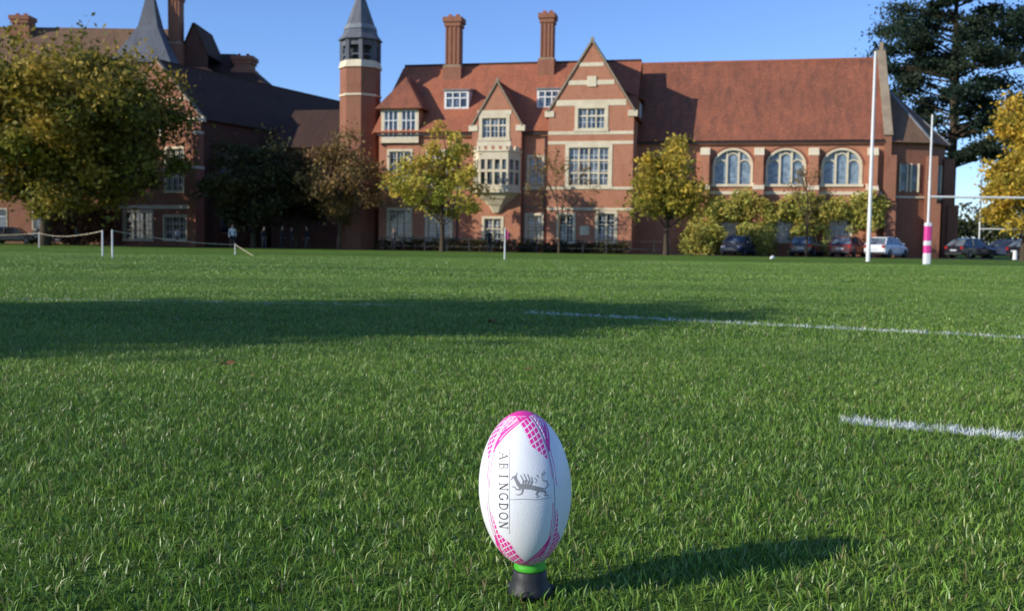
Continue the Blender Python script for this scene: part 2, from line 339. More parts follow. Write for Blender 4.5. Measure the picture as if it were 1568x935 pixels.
B.slab("side_dormer_roof",TILEH,[(xC1+0.4,2.3,zCe+1.4),(xC1+0.4,4.7,zCe+1.4),(xC1-2.5,4.7,zCe+2.6),(xC1-2.5,2.3,zCe+2.6)],0.1)
def chimney(b,u0,u1,v0,v1,off,d=1.2,mat=None):
    mat = mat or BRICKC
    um = (u0+u1)/2; x0,x1 = b.X(u0,off,v0),b.X(u1,off,v0); z1 = b.Z(um,v0,off); z0 = b.Z(um,v1,off)-2.5; H = z1-z0-2.5
    w = x1-x0
    b.box("chimneys",mat,x0+0.12*w,x1-0.12*w,off,off+d,z0,z1-0.9)
    b.box("chimneys",mat,x0,x1,off-0.12,off+d+0.12,z0,z0+2.5+H*0.22)
    b.box("chimney_offsets",COPE,x0+0.03,x1-0.03,off-0.08,off+d+0.08,z0+2.5+H*0.22,z0+2.5+H*0.25)
    b.box("chimney_caps",mat,x0+0.06*w,x1-0.06*w,off-0.1,off+d+0.1,z1-0.9,z1-0.55); b.box("chimney_caps",mat,x0-0.02,x1+0.02,off-0.2,off+d+0.2,z1-0.55,z1-0.12)
    for k in (0.3,0.7):
        xx = x0+w*k; b.box("chimney_pots",TILE,xx-0.14,xx+0.14,off+0.35,off+0.65,z1-0.12,z1+0.18)
    for k in (-0.02,0.33,0.66):
        xx = x0+0.15*w+w*0.7*(k+0.02); b.box("chimney_ribs",mat,xx,xx+0.1,off-0.06,off-0.001,z0+2.5+H*0.27,z1-0.9)
chimney(B,679,707,24,125,4.2); chimney(B,825,850,18,112,4.4)
yH = 2.6; yR = yH+5.2
xH0 = xC1; xH1 = X(1352,yH)
zHe = Z(1200,217,yH-0.2)+0.3; zHr = Z(1200,97,yR)
U = [(1094,1148),(1175,1229),(1260,1315)]
ho = [hole(B,a,b_,230,282,yH) for a,b_ in U]
hg = [hole(B,1105,1133,336,369,yH), hole(B,1188,1214,336,369,yH), hole(B,1272,1303,336,369,yH)]
B.wall("chapel_wall",BRICK,xH0,xH1,0,zHe,yH,ho+hg)
for h in hg: B.window(*h,yH,3,2,WHITE,bar=0.12)
for (x0,x1,z0,z1) in ho:
    n = 14; r = (x1-x0)/2; hz = r*0.85; zsp = z1-hz; xm = (x0+x1)/2
    arc_ = [(xm-r*math.cos(math.pi*i/n), zsp+hz*math.sin(math.pi*i/n)) for i in range(n+1)]
    for i in range(n):
        (xa,za),(xb,zb) = arc_[i],arc_[i+1]
        B.poly("chapel_spandrels",BRICK,[(xa,yH,za),(xb,yH,zb),(xb,yH,z1+0.0005),(xa,yH,z1+0.0005)])
        B.poly("chapel_reveals",STONE,[(xa,yH,za),(xb,yH,zb),(xb,yH+0.3,zb),(xa,yH+0.3,za)])
        k = 1.14; k2 = 1.27
        f = lambda x,z,k: (xm+(x-xm)*k, zsp+(z-zsp)*k)
        A,A2,D,D2 = f(xa,za,k),f(xb,zb,k),f(xa,za,k2),f(xb,zb,k2)
        B.add("chapel_arches",STONE,[(xa,yH-0.06,za),(xb,yH-0.06,zb),(A2[0],yH-0.06,A2[1]),(A[0],yH-0.06,A[1]),(xa,yH,za),(xb,yH,zb),(A2[0],yH,A2[1]),(A[0],yH,A[1])],[(0,1,2,3),(0,1,5,4),(2,3,7,6)])
        B.add("chapel_brick_arches",TILEH,[(A[0],yH-0.03,A[1]),(A2[0],yH-0.03,A2[1]),(D2[0],yH-0.03,D2[1]),(D[0],yH-0.03,D[1])],[(0,1,2,3)])
    for xx in (x0,x1): B.poly("chapel_reveals",STONE,[(xx,yH,z0),(xx,yH+0.3,z0),(xx,yH+0.3,zsp),(xx,yH,zsp)])
    B.box("chapel_jambs",STONE,x0-0.2,x0,yH-0.06,yH-0.001,z0,zsp); B.box("chapel_jambs",STONE,x1,x1+0.2,yH-0.06,yH-0.001,z0,zsp)
    B.box("chapel_sills",STONE,x0-0.3,x1+0.3,yH-0.15,yH-0.001,z0-0.2,z0)
    B.poly("chapel_glass",GLASSB,[(x0,yH+0.28,z0),(x1,yH+0.28,z0),(x1,yH+0.28,z1),(x0,yH+0.28,z1)])
    for j in range(3):
        a = x0+(x1-x0)*j/3; b_ = x0+(x1-x0)*(j+1)/3; m_ = (a+b_)/2; rr = (b_-a)/2; top = zsp+(hz*0.45 if j == 1 else 0.0)
        if j: B.box("chapel_mullions",STONE,a-0.07,a+0.07,yH+0.12,yH+0.27,z0,zsp+hz*0.9)
        pr = None
        for i in range(9):
            t = math.pi*i/8; p_ = (m_-rr*math.cos(t),yH+0.2,top+rr*0.9*math.sin(t))
            if pr: B.beam("chapel_tracery",STONE,pr,p_,0.1,0.1)
            pr = p_
B.box("chapel_string",STONE,xH0,xH1,yH-0.09,yH-0.002,Z(1200,298,yH),Z(1200,293,yH))
B.box("chapel_cornice",COPE,xH0,xH1,yH-0.12,yH-0.002,zHe-0.3,zHe-0.16)
for u in (1078,1161,1245,1336):
    x = X(u,yH-0.8); zt = Z(u,224,yH-0.5)
    B.box("buttresses",BRICK,x-0.38,x+0.38,yH-1.0,yH-0.001,0,zt-3.4); B.box("buttresses",BRICK,x-0.34,x+0.34,yH-0.6,yH-0.001,zt-3.4,zt-0.7)
    for (w,y0,za,h_) in ((0.42,yH-1.05,zt-3.4,0.55),(0.38,yH-0.65,zt-0.7,0.6)):
        B.add("buttress_caps",STONE,[(x-w,y0,za),(x+w,y0,za),(x+w,yH,za),(x-w,yH,za),(x-w,yH-0.35,za+h_),(x+w,yH-0.35,za+h_),(x+w,yH,za+h_),(x-w,yH,za+h_)],[(0,1,5,4),(1,2,6,5),(0,3,7,4),(4,5,6,7),(2,3,7,6)])
sH = (zHr-zHe)/5.2
B.slab("chapel_roof",TILEH,[(xH0-3,yH-0.22,zHe-0.22*sH),(xH1,yH-0.22,zHe-0.22*sH),(xH1,yR,zHr),(xH0-3,yR,zHr)])
B.slab("chapel_roof_back",TILEH,[(xH0-3,2*yR-yH+0.45,zHe-0.45*sH),(xH1,2*yR-yH+0.45,zHe-0.45*sH),(xH1,yR,zHr),(xH0-3,yR,zHr)])
B.beam("chapel_ridge",TILE,(xH0-3,yR,zHr+0.2),(xH1,yR,zHr+0.2),0.3,0.18)
B.box("chapel_gutter",BLACK,xH0,xH1,yH-0.36,yH-0.24,zHe-0.42,zHe-0.3)
xe = xH1+0.45; zt = zHr+0.7; G = [(yH-0.3,0),(2*yR-yH+0.3,0),(2*yR-yH+0.3,zHe+0.1),(yR,zt),(yH-0.3,zHe+0.1)]
vs = [(xH1-0.05,g[0],g[1]) for g in G]+[(xe,g[0],g[1]) for g in G]
B.add("chapel_end_gable",BRICKC,vs,[(0,1,2,3,4),(9,8,7,6,5)]+[(i,(i+1)%5,5+(i+1)%5,5+i) for i in range(5)])
for yy in (yH-0.4,2*yR-yH+0.4): B.beam("chapel_end_coping",COPE,(xH1+0.2,yy,zHe+0.1),(xH1+0.2,yR,zt+0.12),0.65,0.16)
B.box("end_finial",COPE,xH1+0.08,xH1+0.35,yR-0.13,yR+0.13,zt,zt+0.8)
xa = xe; rA = 5.0; zA = zHe-0.2; apx = (xa-0.1,yR,Z(1372,130,yR)); 
ang = [-90,-52,-18,18,52,90]
PA = [(xa+rA*math.cos(math.radians(t))*0.98, yR+rA*math.sin(math.radians(t))) for t in ang]
for i in range(5):
    p,q = PA[i],PA[i+1]
    B.poly("apse_walls",BRICKC,[(p[0],p[1],0),(q[0],q[1],0),(q[0],q[1],zA),(p[0],p[1],zA)])
    pe = (xa+(p[0]-xa)*1.07,yR+(p[1]-yR)*1.07,zA-0.25); qe = (xa+(q[0]-xa)*1.07,yR+(q[1]-yR)*1.07,zA-0.25)
    B.slab("apse_roof",TILER,[pe,qe,apx],0.12)
    B.beam("apse_hips",LEAD,(pe[0],pe[1],pe[2]+0.15),(apx[0],apx[1],apx[2]+0.15),0.22,0.12)
    m_ = ((p[0]+q[0])/2,(p[1]+q[1])/2); d = Vector((q[0]-p[0],q[1]-p[1],0)).normalized(); nn = Vector((d.y,-d.x,0))
    for k in (-1,1):
        c_ = Vector((m_[0],m_[1],0))+d*0.45*k; 
        w = 0.3
        pts = [c_-d*w+nn*0.02,c_+d*w+nn*0.02]
        B.poly("apse_window_glass",GLASS,[(pts[0].x,pts[0].y,5.2),(pts[1].x,pts[1].y,5.2),(pts[1].x,pts[1].y,7.2),(pts[0].x,pts[0].y,7.2)])
        for s_ in (-1,1):
            e_ = c_+d*w*s_+nn*0.05; B.beam("apse_window_stone",STONE,(e_.x,e_.y,5.1),(e_.x,e_.y,7.3),0.14,0.14)
    B.beam("apse_string",STONE,(p[0]+nn.x*0.04,p[1]+nn.y*0.04,4.7),(q[0]+nn.x*0.04,q[1]+nn.y*0.04,4.7),0.14,0.14)
for p in PA:
    d = Vector((p[0]-xa,p[1]-yR,0)).normalized(); c_ = Vector((p[0],p[1],0))+d*0.3
    B.beam("apse_buttresses",BRICKC,(c_.x,c_.y,0),(c_.x,c_.y,zA-1.2),0.7,0.8); B.beam("apse_buttress_low",BRICKC,(c_.x+d.x*0.4,c_.y+d.y*0.4,0),(c_.x+d.x*0.4,c_.y+d.y*0.4,4.2),0.75,0.8)
def octo(r,cx_,cy_,z,n=8,ph=22.5): return [(cx_+r*math.cos(math.radians(ph+360*i/n)),cy_+r*math.sin(math.radians(ph+360*i/n)),z) for i in range(n)]
def frust(b,part,mat,r0,r1,cx_,cy_,z0,z1,n=8,ph=22.5):
    v = octo(r0,cx_,cy_,z0,n,ph)+octo(r1,cx_,cy_,z1,n,ph); b.add(part,mat,v,[tuple(range(n)),tuple(range(n,2*n))]+[(i,(i+1)%n,n+(i+1)%n,n+i) for i in range(n)])
tx,ty = X(551,2),2.0; zt1 = Z(551,107,2); zt2 = Z(551,96,2); zt3 = Z(551,64,2); zt4 = Z(551,-20,2)
rT = (X(580,2)-X(523,2))/2/math.cos(math.radians(22.5))
frust(B,"turret_shaft",BRICKC,rT*0.94,rT*0.94,tx,ty,0,zt1); frust(B,"turret_band",STONE,rT*1.02,rT*0.92,tx,ty,zt1,zt2)
frust(B,"turret_core",BLACK,rT*0.55,rT*0.55,tx,ty,zt2,zt3)
for (x,y,z) in octo(rT*0.84,tx,ty,zt2): B.beam("turret_columns",SLATE,(x,y,zt2),(x,y,zt3),0.32,0.32)
for i,(x,y,z) in enumerate(octo(rT*0.82,tx,ty,zt2)):
    x2,y2,_ = octo(rT*0.82,tx,ty,zt2)[(i+1)%8]
    B.beam("turret_rails",STONE if i%2 else SLATE,(x,y,zt2+0.5),(x2,y2,zt2+0.5),0.1,0.12); B.beam("turret_heads",SLATE,(x,y,zt3-0.25),(x2,y2,zt3-0.25),0.15,0.5)
frust(B,"spire_eaves",SLATE,rT*1.04,rT*0.82,tx,ty,zt3,zt3+0.5); frust(B,"spire",SLATE,rT*0.82,0.05,tx,ty,zt3+0.5,zt4)
frust(B,"spire_lower_band",LEAD,rT*0.79,rT*0.70,tx,ty,zt3+0.9,zt3+1.3)
frust(B,"turret_ring",STONE,rT*0.99,rT*0.99,tx,ty,Z(551,150,2),Z(551,147,2))
B.box("link_wall",BRICK_DARK_SHADE,xA0-14,xA0-0.002,9,20,0,9.5)
B.slab("link_roof",TILEB,[(xA0-14,8.6,9.3),(xA0,8.6,9.3),(xA0,14.5,13.5),(xA0-14,14.5,13.5)])
B.slab("link_roof",TILEB,[(xA0-14,20.4,9.3),(xA0,20.4,9.3),(xA0,14.5,13.5),(xA0-14,14.5,13.5)])
B.finish()

# ------------------------------------------------------------------ left wing
cl = at_depth(243,375,92)
LB = Build("brick_hall_building", (cl.x,92,0), math.radians(-25.5))
_B = B; B = LB
w0,w1 = LB.X(176),LB.X(309); zle = 11.5; zla = LB.Z(243,94)
hl = [hole(LB,188,214,228,292,0), hole(LB,222,248,170,205,0), hole(LB,255,280,228,292,0), hole(LB,190,232,325,366,0), hole(LB,252,284,332,366,0)]
gable(w0,w1,0,0,zle,(w0+w1)/2,zla,29,[h for h in hl],BRICKC,[(6.9,7.05),(11.3,11.5),(13.2,13.35)],0.16,roof=TILEB,part="hall_gable",side=BRICK_DARK_SHADE)  # hall flank takes the darkened brick, its shade painted in
for h in hl: LB.window(*h,0,3,3)
LB.box("hall_band",STONE,w0,w1,-0.05,-0.001,3.4,3.75)
for x in (w0+0.1,w1-0.1):
    LB.box("hall_buttresses",BRICKC,x-0.4,x+0.4,-1.1,-0.002,0,7); LB.box("hall_buttresses",BRICKC,x-0.36,x+0.36,-0.6,-0.002,7.0,10)
    LB.box("hall_buttress_caps",STONE,x-0.44,x+0.44,-1.15,-0.003,6.9,7.15); LB.box("hall_buttress_caps",STONE,x-0.4,x+0.4,-0.65,-0.003,10,10.25)
for k in range(8):
    y = 2.2+k*3.3
    LB.box("side_buttresses",BRICK_DARK_SHADE,w1+0.001,w1+0.7,y-1.2,y-0.6,0,8)
    LB.box("side_window_stone",COPE,w1+0.001,w1+0.06,y,y+1.5,4.5,8.5); LB.box("side_window_panes",GLASS,w1+0.06,w1+0.07,y+0.15,y+1.35,4.7,8.3)
    LB.box("side_window_mull",COPE,w1+0.07,w1+0.1,y+0.7,y+0.8,4.7,8.3)
    LB.box("side_low_windows",COPE,w1+0.001,w1+0.06,y,y+1.3,1.2,2.9); LB.box("side_low_panes",GLASS,w1+0.06,w1+0.07,y+0.12,y+1.18,1.3,2.8)
LB.finish()
RB = Build("brick_rear_range", (0,104,0), 0.0); B = RB
rx0,rx1 = gx(-330,104),gx(200,104); rz = RB.Z(90,43,4); re = RB.Z(90,100,0)
RB.box("rear_walls",BRICKC,rx0,rx1+8,0,9,0,re)
RB.slab("rear_roof",TILER,[(rx0,-0.4,re-0.4),(rx1+3,-0.4,re-0.4),(rx1+3,4.5,rz),(rx0,4.5,rz)]); RB.slab("rear_roof",TILER,[(rx0,9.4,re-0.4),(rx1+3,9.4,re-0.4),(rx1+3,4.5,rz),(rx0,4.5,rz)])
for i in range(9):
    x = rx0+3+i*4.6
    if x < rx1:
        for z in (1.5,5.5,9.5,13): 
            if z+2 < re: RB.box("rear_window_stone",STONE,x-0.1,x+1.9,-0.06,-0.002,z-0.1,z+2.1); RB.box("rear_window_panes",GLASS,x,x+1.8,-0.07,-0.061,z,z+2); RB.box("rear_window_bars",WHITE,x+0.86,x+0.94,-0.1,-0.071,z,z+2); RB.box("rear_window_bars2",WHITE,x,x+1.8,-0.11,-0.101,z+1.2,z+1.28)
chimney(RB,14,45,22,45,3,1.5); chimney(RB,254,277,-14,90,1,1.5)
sx,sy = gx(226,103),103-104+1.5
frust(RB,"slate_spire_base",BRICKC,3.9,3.9,sx,sy,0,RB.Z(226,104,1),4,45); frust(RB,"slate_spire",SLATE,4.3,1.4,sx,sy,RB.Z(226,104,1),RB.Z(226,45,1),4,45)
frust(RB,"slate_spire_top",SLATE,1.4,0.1,sx,sy,RB.Z(226,45,1),RB.Z(226,-25,1),4,45)
x0,x1,x2 = gx(268,110),gx(352,110),gx(415,110); z0 = RB.Z(350,140,6); z1 = RB.Z(330,78,6)
RB.box("upper_range_walls",BRICK_DARK_SHADE,x0-6,x2,3,14,0,z0)
for yy in (2.6,14.4): RB.slab("upper_range_roof",TILEB,[(x0-6,yy,z0),(x2+0.3,yy,z0),(x1,8.5,z1),(x0-6,8.5,z1)])
RB.slab("upper_range_roof",TILEB,[(x2+0.3,2.6,z0),(x2+0.3,14.4,z0),(x1,8.5,z1)])
chimney(RB,354,388,84,112,5,2.0)
gx0,gx1 = gx(278,106),gx(320,106); zg = RB.Z(298,85,2); RB.poly("little_gable",BRICK_DARK_SHADE,[(gx0,2,zg-6),(gx1,2,zg-6),(gx1,2,zg),((gx0+gx1)/2,2,RB.Z(298,36,2)),(gx0,2,zg)])
for xx in (gx0,gx1): RB.slab("little_gable_roof",TILEB,[(xx,1.8,zg),((gx0+gx1)/2,1.8,RB.Z(298,36,2)),((gx0+gx1)/2,8,RB.Z(298,36,2)),(xx,8,zg)],0.12)
RB.finish()

# ------------------------------------------------------------------ ground + grass
LINES = [((0.1,9.66),(30,-6.2),0.055,0.85),((-1.0,10.45),(-40,11.9),0.035,0.5),((1.28,3.83),(6,1.30),0.05,0.95)]
def add_lines(m, col, strength=1.0):
    g = m.n("ShaderNodeNewGeometry"); pos = g.outputs["Position"]; tot = None
    nz = m.noise(pos, 45, 3, 0.7); nb = m.noise(pos, 6, 3, 0.6)
    for (p,q,w,st_) in LINES:
        d = (Vector(q)-Vector(p)); L = d.length; d.normalize(); n_ = Vector((-d.y,d.x))
        a = m.n("ShaderNodeVectorMath", operation='DOT_PRODUCT'); m.l(pos,a.inputs[0]); a.inputs[1].default_value = (n_.x,n_.y,0)
        b = m.n("ShaderNodeVectorMath", operation='DOT_PRODUCT'); m.l(pos,b.inputs[0]); b.inputs[1].default_value = (d.x,d.y,0)
        da = m.math('ABSOLUTE', m.math('SUBTRACT', a.outputs["Value"], n_.dot(Vector(p))))
        da = m.math('ADD', da, m.math('MULTIPLY', m.math('SUBTRACT', nz, 0.5), 0.12))
        s1 = m.math('LESS_THAN', da, w); al = m.math('SUBTRACT', b.outputs["Value"], d.dot(Vector(p)))
        s = m.math('MULTIPLY', m.math('MULTIPLY', s1, st_), m.math('MULTIPLY', m.math('GREATER_THAN', al, 0.0), m.math('LESS_THAN', al, L)))
        tot = s if tot is None else m.math('MAXIMUM', tot, s)
    tot = m.math('MULTIPLY', tot, m.math('MULTIPLY', m.ramp(nb,0.28,0.55), strength))
    return m.mix(tot, col, (0.8,0.82,0.8)), pos

def field_tone(m, pos, c):
    s1 = m.ramp(m.noise(m.mapv(pos,(0.06,0.35,1)),1.0,4,0.6),0.35,0.65)
    s2 = m.ramp(m.noise(pos,0.5,5,0.65),0.35,0.65)
    s3 = m.ramp(m.noise(m.mapv(pos,(0.6,1.4,1)),1.5,4,0.7),0.4,0.7)
    c = m.mix(1.0, c, m.mix(s1,(0.68,0.77,0.70),(1.16,1.10,1.0)), 'MULTIPLY')
    c = m.mix(1.0, c, m.mix(s3,(1.08,1.05,1.05),(0.74,0.82,0.78)), 'MULTIPLY')
    return m.mix(1.0, c, m.mix(s2,(0.82,0.87,0.8),(1.16,1.10,1.1)), 'MULTIPLY')
mgd = Mat("turf", 0.95, 0.1); pos = mgd.n("ShaderNodeNewGeometry").outputs["Position"]
c = mgd.mix(mgd.ramp(mgd.noise(pos,0.35,5,0.6)), (0.125,0.215,0.033), (0.15,0.25,0.04))
c = mgd.mix(mgd.math('MULTIPLY', mgd.ramp(mgd.noise(pos,14,4,0.75),0.35,0.7),0.6), c, (0.06,0.105,0.02))
c = mgd.mix(mgd.math('MULTIPLY', mgd.ramp(mgd.noise(pos,2.2,5,0.7),0.5,0.8),0.35), c, (0.18,0.235,0.05))
c = field_tone(mgd,pos,c)
c,_ = add_lines(mgd, c); mgd.color(c); mgd.bump(mgd.noise(pos,22,4,0.8),0.8,0.06)
mk_mesh("grass_field",[(-900,-300,0),(900,-300,0),(900,1500,0),(-900,1500,0)],[(0,1,2,3)],mgd.m)

mb = Mat("grass_blades", 0.40, 0.5)
at = mb.n("ShaderNodeAttribute"); at.attribute_name = "Col"
pos = mb.n("ShaderNodeNewGeometry").outputs["Position"]
lf2 = mb.ramp(mb.noise(pos,3.0,3,0.6),0.4,0.7)
c = field_tone(mb,pos,at.outputs["Color"])
c = mb.mix(mb.math('MULTIPLY',lf2,0.18), c, (0.24,0.28,0.055)); c,_ = add_lines(mb,c,1.0); mb.color(c)
tr = mb.n("ShaderNodeBsdfTranslucent"); mb.l(c,tr.inputs[0]); ms = mb.n("ShaderNodeMixShader"); ms.inputs[0].default_value = 0.3
mb.l(mb.b.outputs[0],ms.inputs[1]); mb.l(tr.outputs[0],ms.inputs[2]); mb.l(ms.outputs[0], mb.t.nodes["Material Output"].inputs[0])

def blade_mesh(name,n,size,h0,h1,w,seed):
    r = np.random.default_rng(seed)
    x = r.random(n)*size-size/2; y = r.random(n)*size-size/2
    cl_ = np.zeros(n)
    for k in range(1,7):
        a = r.random()*6.28; fq = 2*np.pi*r.integers(2,14); cl_ += np.sin((x*np.cos(a)+y*np.sin(a))*fq*1.3+r.random()*6)
    cl_ = cl_/6
    h = (h0+(h1-h0)*r.random(n)**1.5)*(1+0.6*cl_)
    a = r.random(n)*2*np.pi; ld = r.random(n)*2*np.pi+cl_*2; ln = (0.15+1.1*r.random(n)**1.2)
    ww = w*(0.6+0.8*r.random(n)); dx,dy = np.cos(a)*ww/2,np.sin(a)*ww/2; lx,ly = np.cos(ld)*ln*h,np.sin(ld)*ln*h
    hz = h/np.sqrt(1+ln**2*0.6)
    V = np.zeros((n,5,3))
    V[:,0] = np.stack([x-dx,y-dy,np.zeros(n)-0.002],1); V[:,1] = np.stack([x+dx,y+dy,np.zeros(n)-0.002],1)
    V[:,2] = np.stack([x-dx*.8+lx*.35,y-dy*.8+ly*.35,hz*.6],1); V[:,3] = np.stack([x+dx*.8+lx*.35,y+dy*.8+ly*.35,hz*.6],1)
    V[:,4] = np.stack([x+lx,y+ly,hz],1)
    base = np.array([0.158,0.29,0.042]); k = r.random(n)
    C = np.ones((n,5,4)); cc = base[None]*(0.5+0.95*r.random((n,1)))*(1+0.3*cl_[:,None])
    yl = k > 0.9; cc[yl] = np.array([0.40,0.46,0.18])*(0.6+0.7*r.random((yl.sum(),1)))
    br_ = k < 0.04; cc[br_] = np.array([0.26,0.21,0.11])
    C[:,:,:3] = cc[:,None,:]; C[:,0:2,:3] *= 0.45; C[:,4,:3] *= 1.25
    me = bpy.data.meshes.new(name); me.vertices.add(n*5); me.vertices.foreach_set("co",V.astype(np.float32).ravel())
    idx = np.arange(n)[:,None]*5; Q = idx+np.array([[0,1,3,2]]); T = idx+np.array([[2,3,4]])
    me.loops.add(n*7); me.loops.foreach_set("vertex_index",np.concatenate([Q.ravel(),T.ravel()]).astype(np.int32))
    me.polygons.add(n*2); me.polygons.foreach_set("loop_start",np.concatenate([np.arange(n)*4,n*4+np.arange(n)*3]).astype(np.int32))
    me.update(calc_edges=True); ca = me.color_attributes.new("Col",'FLOAT_COLOR','POINT'); ca.data.foreach_set("color",C.astype(np.float32).ravel())
    me.materials.append(mb.m); me.validate(); return me
GE = empty("grass")
def scatter(meshes,size,y0,y1):
    y = y0
    while y < y1-0.01:
        hw = 0.53*(y+size)+0.8+size/2; nx_ = int(math.ceil(hw/size))
        for i in range(-nx_,nx_+1):
            ob = bpy.data.objects.new("grass_patch",random.choice(meshes)); COL.objects.link(ob); ob.parent = GE
            ob.location = (i*size,y+size/2,0); ob.rotation_euler = (0,0,random.randrange(4)*math.pi/2)
        y += size
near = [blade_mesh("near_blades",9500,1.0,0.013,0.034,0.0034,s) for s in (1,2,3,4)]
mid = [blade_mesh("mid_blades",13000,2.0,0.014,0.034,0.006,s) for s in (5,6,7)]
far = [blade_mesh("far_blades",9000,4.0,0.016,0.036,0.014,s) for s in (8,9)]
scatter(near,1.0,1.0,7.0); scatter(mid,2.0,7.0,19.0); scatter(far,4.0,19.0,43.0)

def ribbon(name,pts,w,z,mat):
    V = []; 
    for i,p in enumerate(pts):
        a = Vector(pts[max(0,i-1)]); b = Vector(pts[min(len(pts)-1,i+1)]); d = (b-a).normalized(); n_ = Vector((-d.y,d.x))*w/2
        V += [(p[0]+n_.x,p[1]+n_.y,z),(p[0]-n_.x,p[1]-n_.y,z)]
    return mk_mesh(name,V,[(2*i,2*i+1,2*i+3,2*i+2) for i in range(len(pts)-1)],mat)
ribbon("driveway_road",[(-90,96),(-40,86),(-12,80.5),(12,76),(30,72.5),(90,62)],5.0,0.02,ASPH)

# ------------------------------------------------------------------ leaves & trees
def leaf_mat(name, trans=0.35):
    m = Mat(name, 0.6, 0.25); a = m.n("ShaderNodeAttribute"); a.attribute_name = "Col"; m.color(a.outputs["Color"])
    t = m.n("ShaderNodeBsdfTranslucent"); m.l(a.outputs["Color"],t.inputs[0]); x = m.n("ShaderNodeMixShader"); x.inputs[0].default_value = trans
    m.l(m.b.outputs[0],x.inputs[1]); m.l(t.outputs[0],x.inputs[2]); m.l(x.outputs[0],m.t.nodes["Material Output"].inputs[0]); return m.m
LEAF = leaf_mat("foliage")
def leaves(name,cent,cols,size,parent,r,flat=0.0):
    n = len(cent); a = r.normal(size=(n,3)); a /= np.linalg.norm(a,axis=1,keepdims=True); a[:,2] *= (1-flat)
    b = np.cross(a,r.normal(size=(n,3))); b /= np.linalg.norm(b,axis=1,keepdims=True)+1e-9
    s = size*(0.6+0.8*r.random((n,1))); a = a*s; b = b*s*0.6
    V = np.stack([cent-a,cent-b*1.0+a*0.1,cent+a,cent+b],1).reshape(-1,3)
    C = np.ones((n,4,4)); C[:,:,:3] = cols[:,None,:]
    me = bpy.data.meshes.new(name); me.vertices.add(n*4); me.vertices.foreach_set("co",V.astype(np.float32).ravel())
    me.loops.add(n*4); me.loops.foreach_set("vertex_index",np.arange(n*4,dtype=np.int32)); me.polygons.add(n); me.polygons.foreach_set("loop_start",(np.arange(n)*4).astype(np.int32))
    me.update(calc_edges=True); ca = me.color_attributes.new("Col",'FLOAT_COLOR','POINT'); ca.data.foreach_set("color",C.astype(np.float32).ravel())
    me.materials.append(LEAF); me.validate(); ob = bpy.data.objects.new(name,me); COL.objects.link(ob)
    if parent: ob.parent = parent
    return ob
def tube(V,Fc,pts,rad,n=6):
    base = len(V); P = [Vector(p) for p in pts]
    for i,p in enumerate(P):
        d = (P[min(i+1,len(P)-1)]-P[max(i-1,0)]).normalized(); up = Vector((0,1,0)) if abs(d.y) < 0.9 else Vector((1,0,0))
        a = d.cross(up).normalized(); b = d.cross(a)
        for k in range(n):
            t = 2*math.pi*k/n; V.append(tuple(p+(a*math.cos(t)+b*math.sin(t))*rad[i]))
    for i in range(len(P)-1):
        for k in range(n): Fc.append((base+i*n+k,base+i*n+(k+1)%n,base+(i+1)*n+(k+1)%n,base+(i+1)*n+k))
def tree(name,x,y,H,zb,rx,tr_,ncl,nlf,ls,pal,seed,clr=0.9,cx_off=0.0,flat=1.0,shape=0.5,trunk_top=0.8,shell=0.35,ry=None,cone=0.0):
    r = np.random.default_rng(seed); E = empty(name,(x,y,0)); V,Fc = [],[]
    tp = [Vector((0,0,-0.1))]; n = 7
    for i in range(1,n+1): tp.append(Vector((r.normal()*0.12*i/n+cx_off*i/n*0.5,r.normal()*0.12*i/n,H*trunk_top*i/n)))
    tube(V,Fc,tp,[tr_*1.35]+[tr_*(1-0.85*i/n) for i in range(1,n+1)],8)
    C = []; ry = ry or rx
    zc = zb+(H-zb)*shape
    for i in range(ncl):
        d = r.normal(size=3); d /= np.linalg.norm(d); q = (shell+(1-shell)*r.random())*(0.85+0.25*r.random())
        dz = (H-zc) if d[2] > 0 else (zc-zb); kz = 1-cone*max(0,d[2]*q)
        c_ = np.array([cx_off+d[0]*rx*q*kz,d[1]*ry*q*kz,zc+d[2]*dz*q*0.93]); C.append(c_)
        f = min(0.98,max(0.22,(c_[2]-0.25*rx-abs(c_[0])*0.3)/(H*trunk_top))); k = f*n; i0 = min(n-1,int(k)); st = tp[i0].lerp(tp[i0+1],k-i0)
        e_ = Vector(c_); md = st.lerp(e_,0.5)+Vector((r.normal()*0.15,r.normal()*0.15,0.25*rx*0.3)); rb = max(0.025,tr_*0.32*(1-f*0.7))
        tube(V,Fc,[st,md,e_],[rb,rb*0.6,rb*0.2],5)
        for _ in range(3):
            e2 = e_+Vector(r.normal(size=3))*clr*0.7; tube(V,Fc,[md.lerp(e_,0.6),e2],[rb*0.3,0.012],4)
    mk_mesh("trunk_and_limbs",V,Fc,BARK,True,E)
    cen,col = [],[]
    pal = np.array(pal)
    for c_ in C:
        m = int(nlf*(0.4+1.2*r.random())); sc = clr*(0.5+0.8*r.random())
        p = r.normal(size=(m,3))*0.5; p[:,2] *= flat*0.8; cen.append(c_+p*sc)
        b0 = pal[r.integers(len(pal))]*(0.75+0.5*r.random()); mixc = pal[r.integers(len(pal),size=m)]
        col.append((b0*0.65+mixc*0.35)*(0.65+0.7*r.random((m,1))))
    leaves("crown",np.concatenate(cen),np.concatenate(col),ls,E,r)
    return E
OL = [(0.20,0.19,0.028),(0.30,0.22,0.03),(0.38,0.26,0.04),(0.12,0.13,0.025)]
YG = [(0.44,0.40,0.06),(0.54,0.44,0.07),(0.28,0.31,0.05),(0.58,0.40,0.06)]
YE = [(0.46,0.34,0.045),(0.54,0.37,0.05),(0.34,0.29,0.045),(0.22,0.23,0.04)]
BR = [(0.26,0.15,0.055),(0.30,0.18,0.06),(0.19,0.13,0.05),(0.26,0.19,0.06)]
DG = [(0.02,0.04,0.022),(0.035,0.055,0.028),(0.025,0.048,0.03),(0.045,0.065,0.035)]
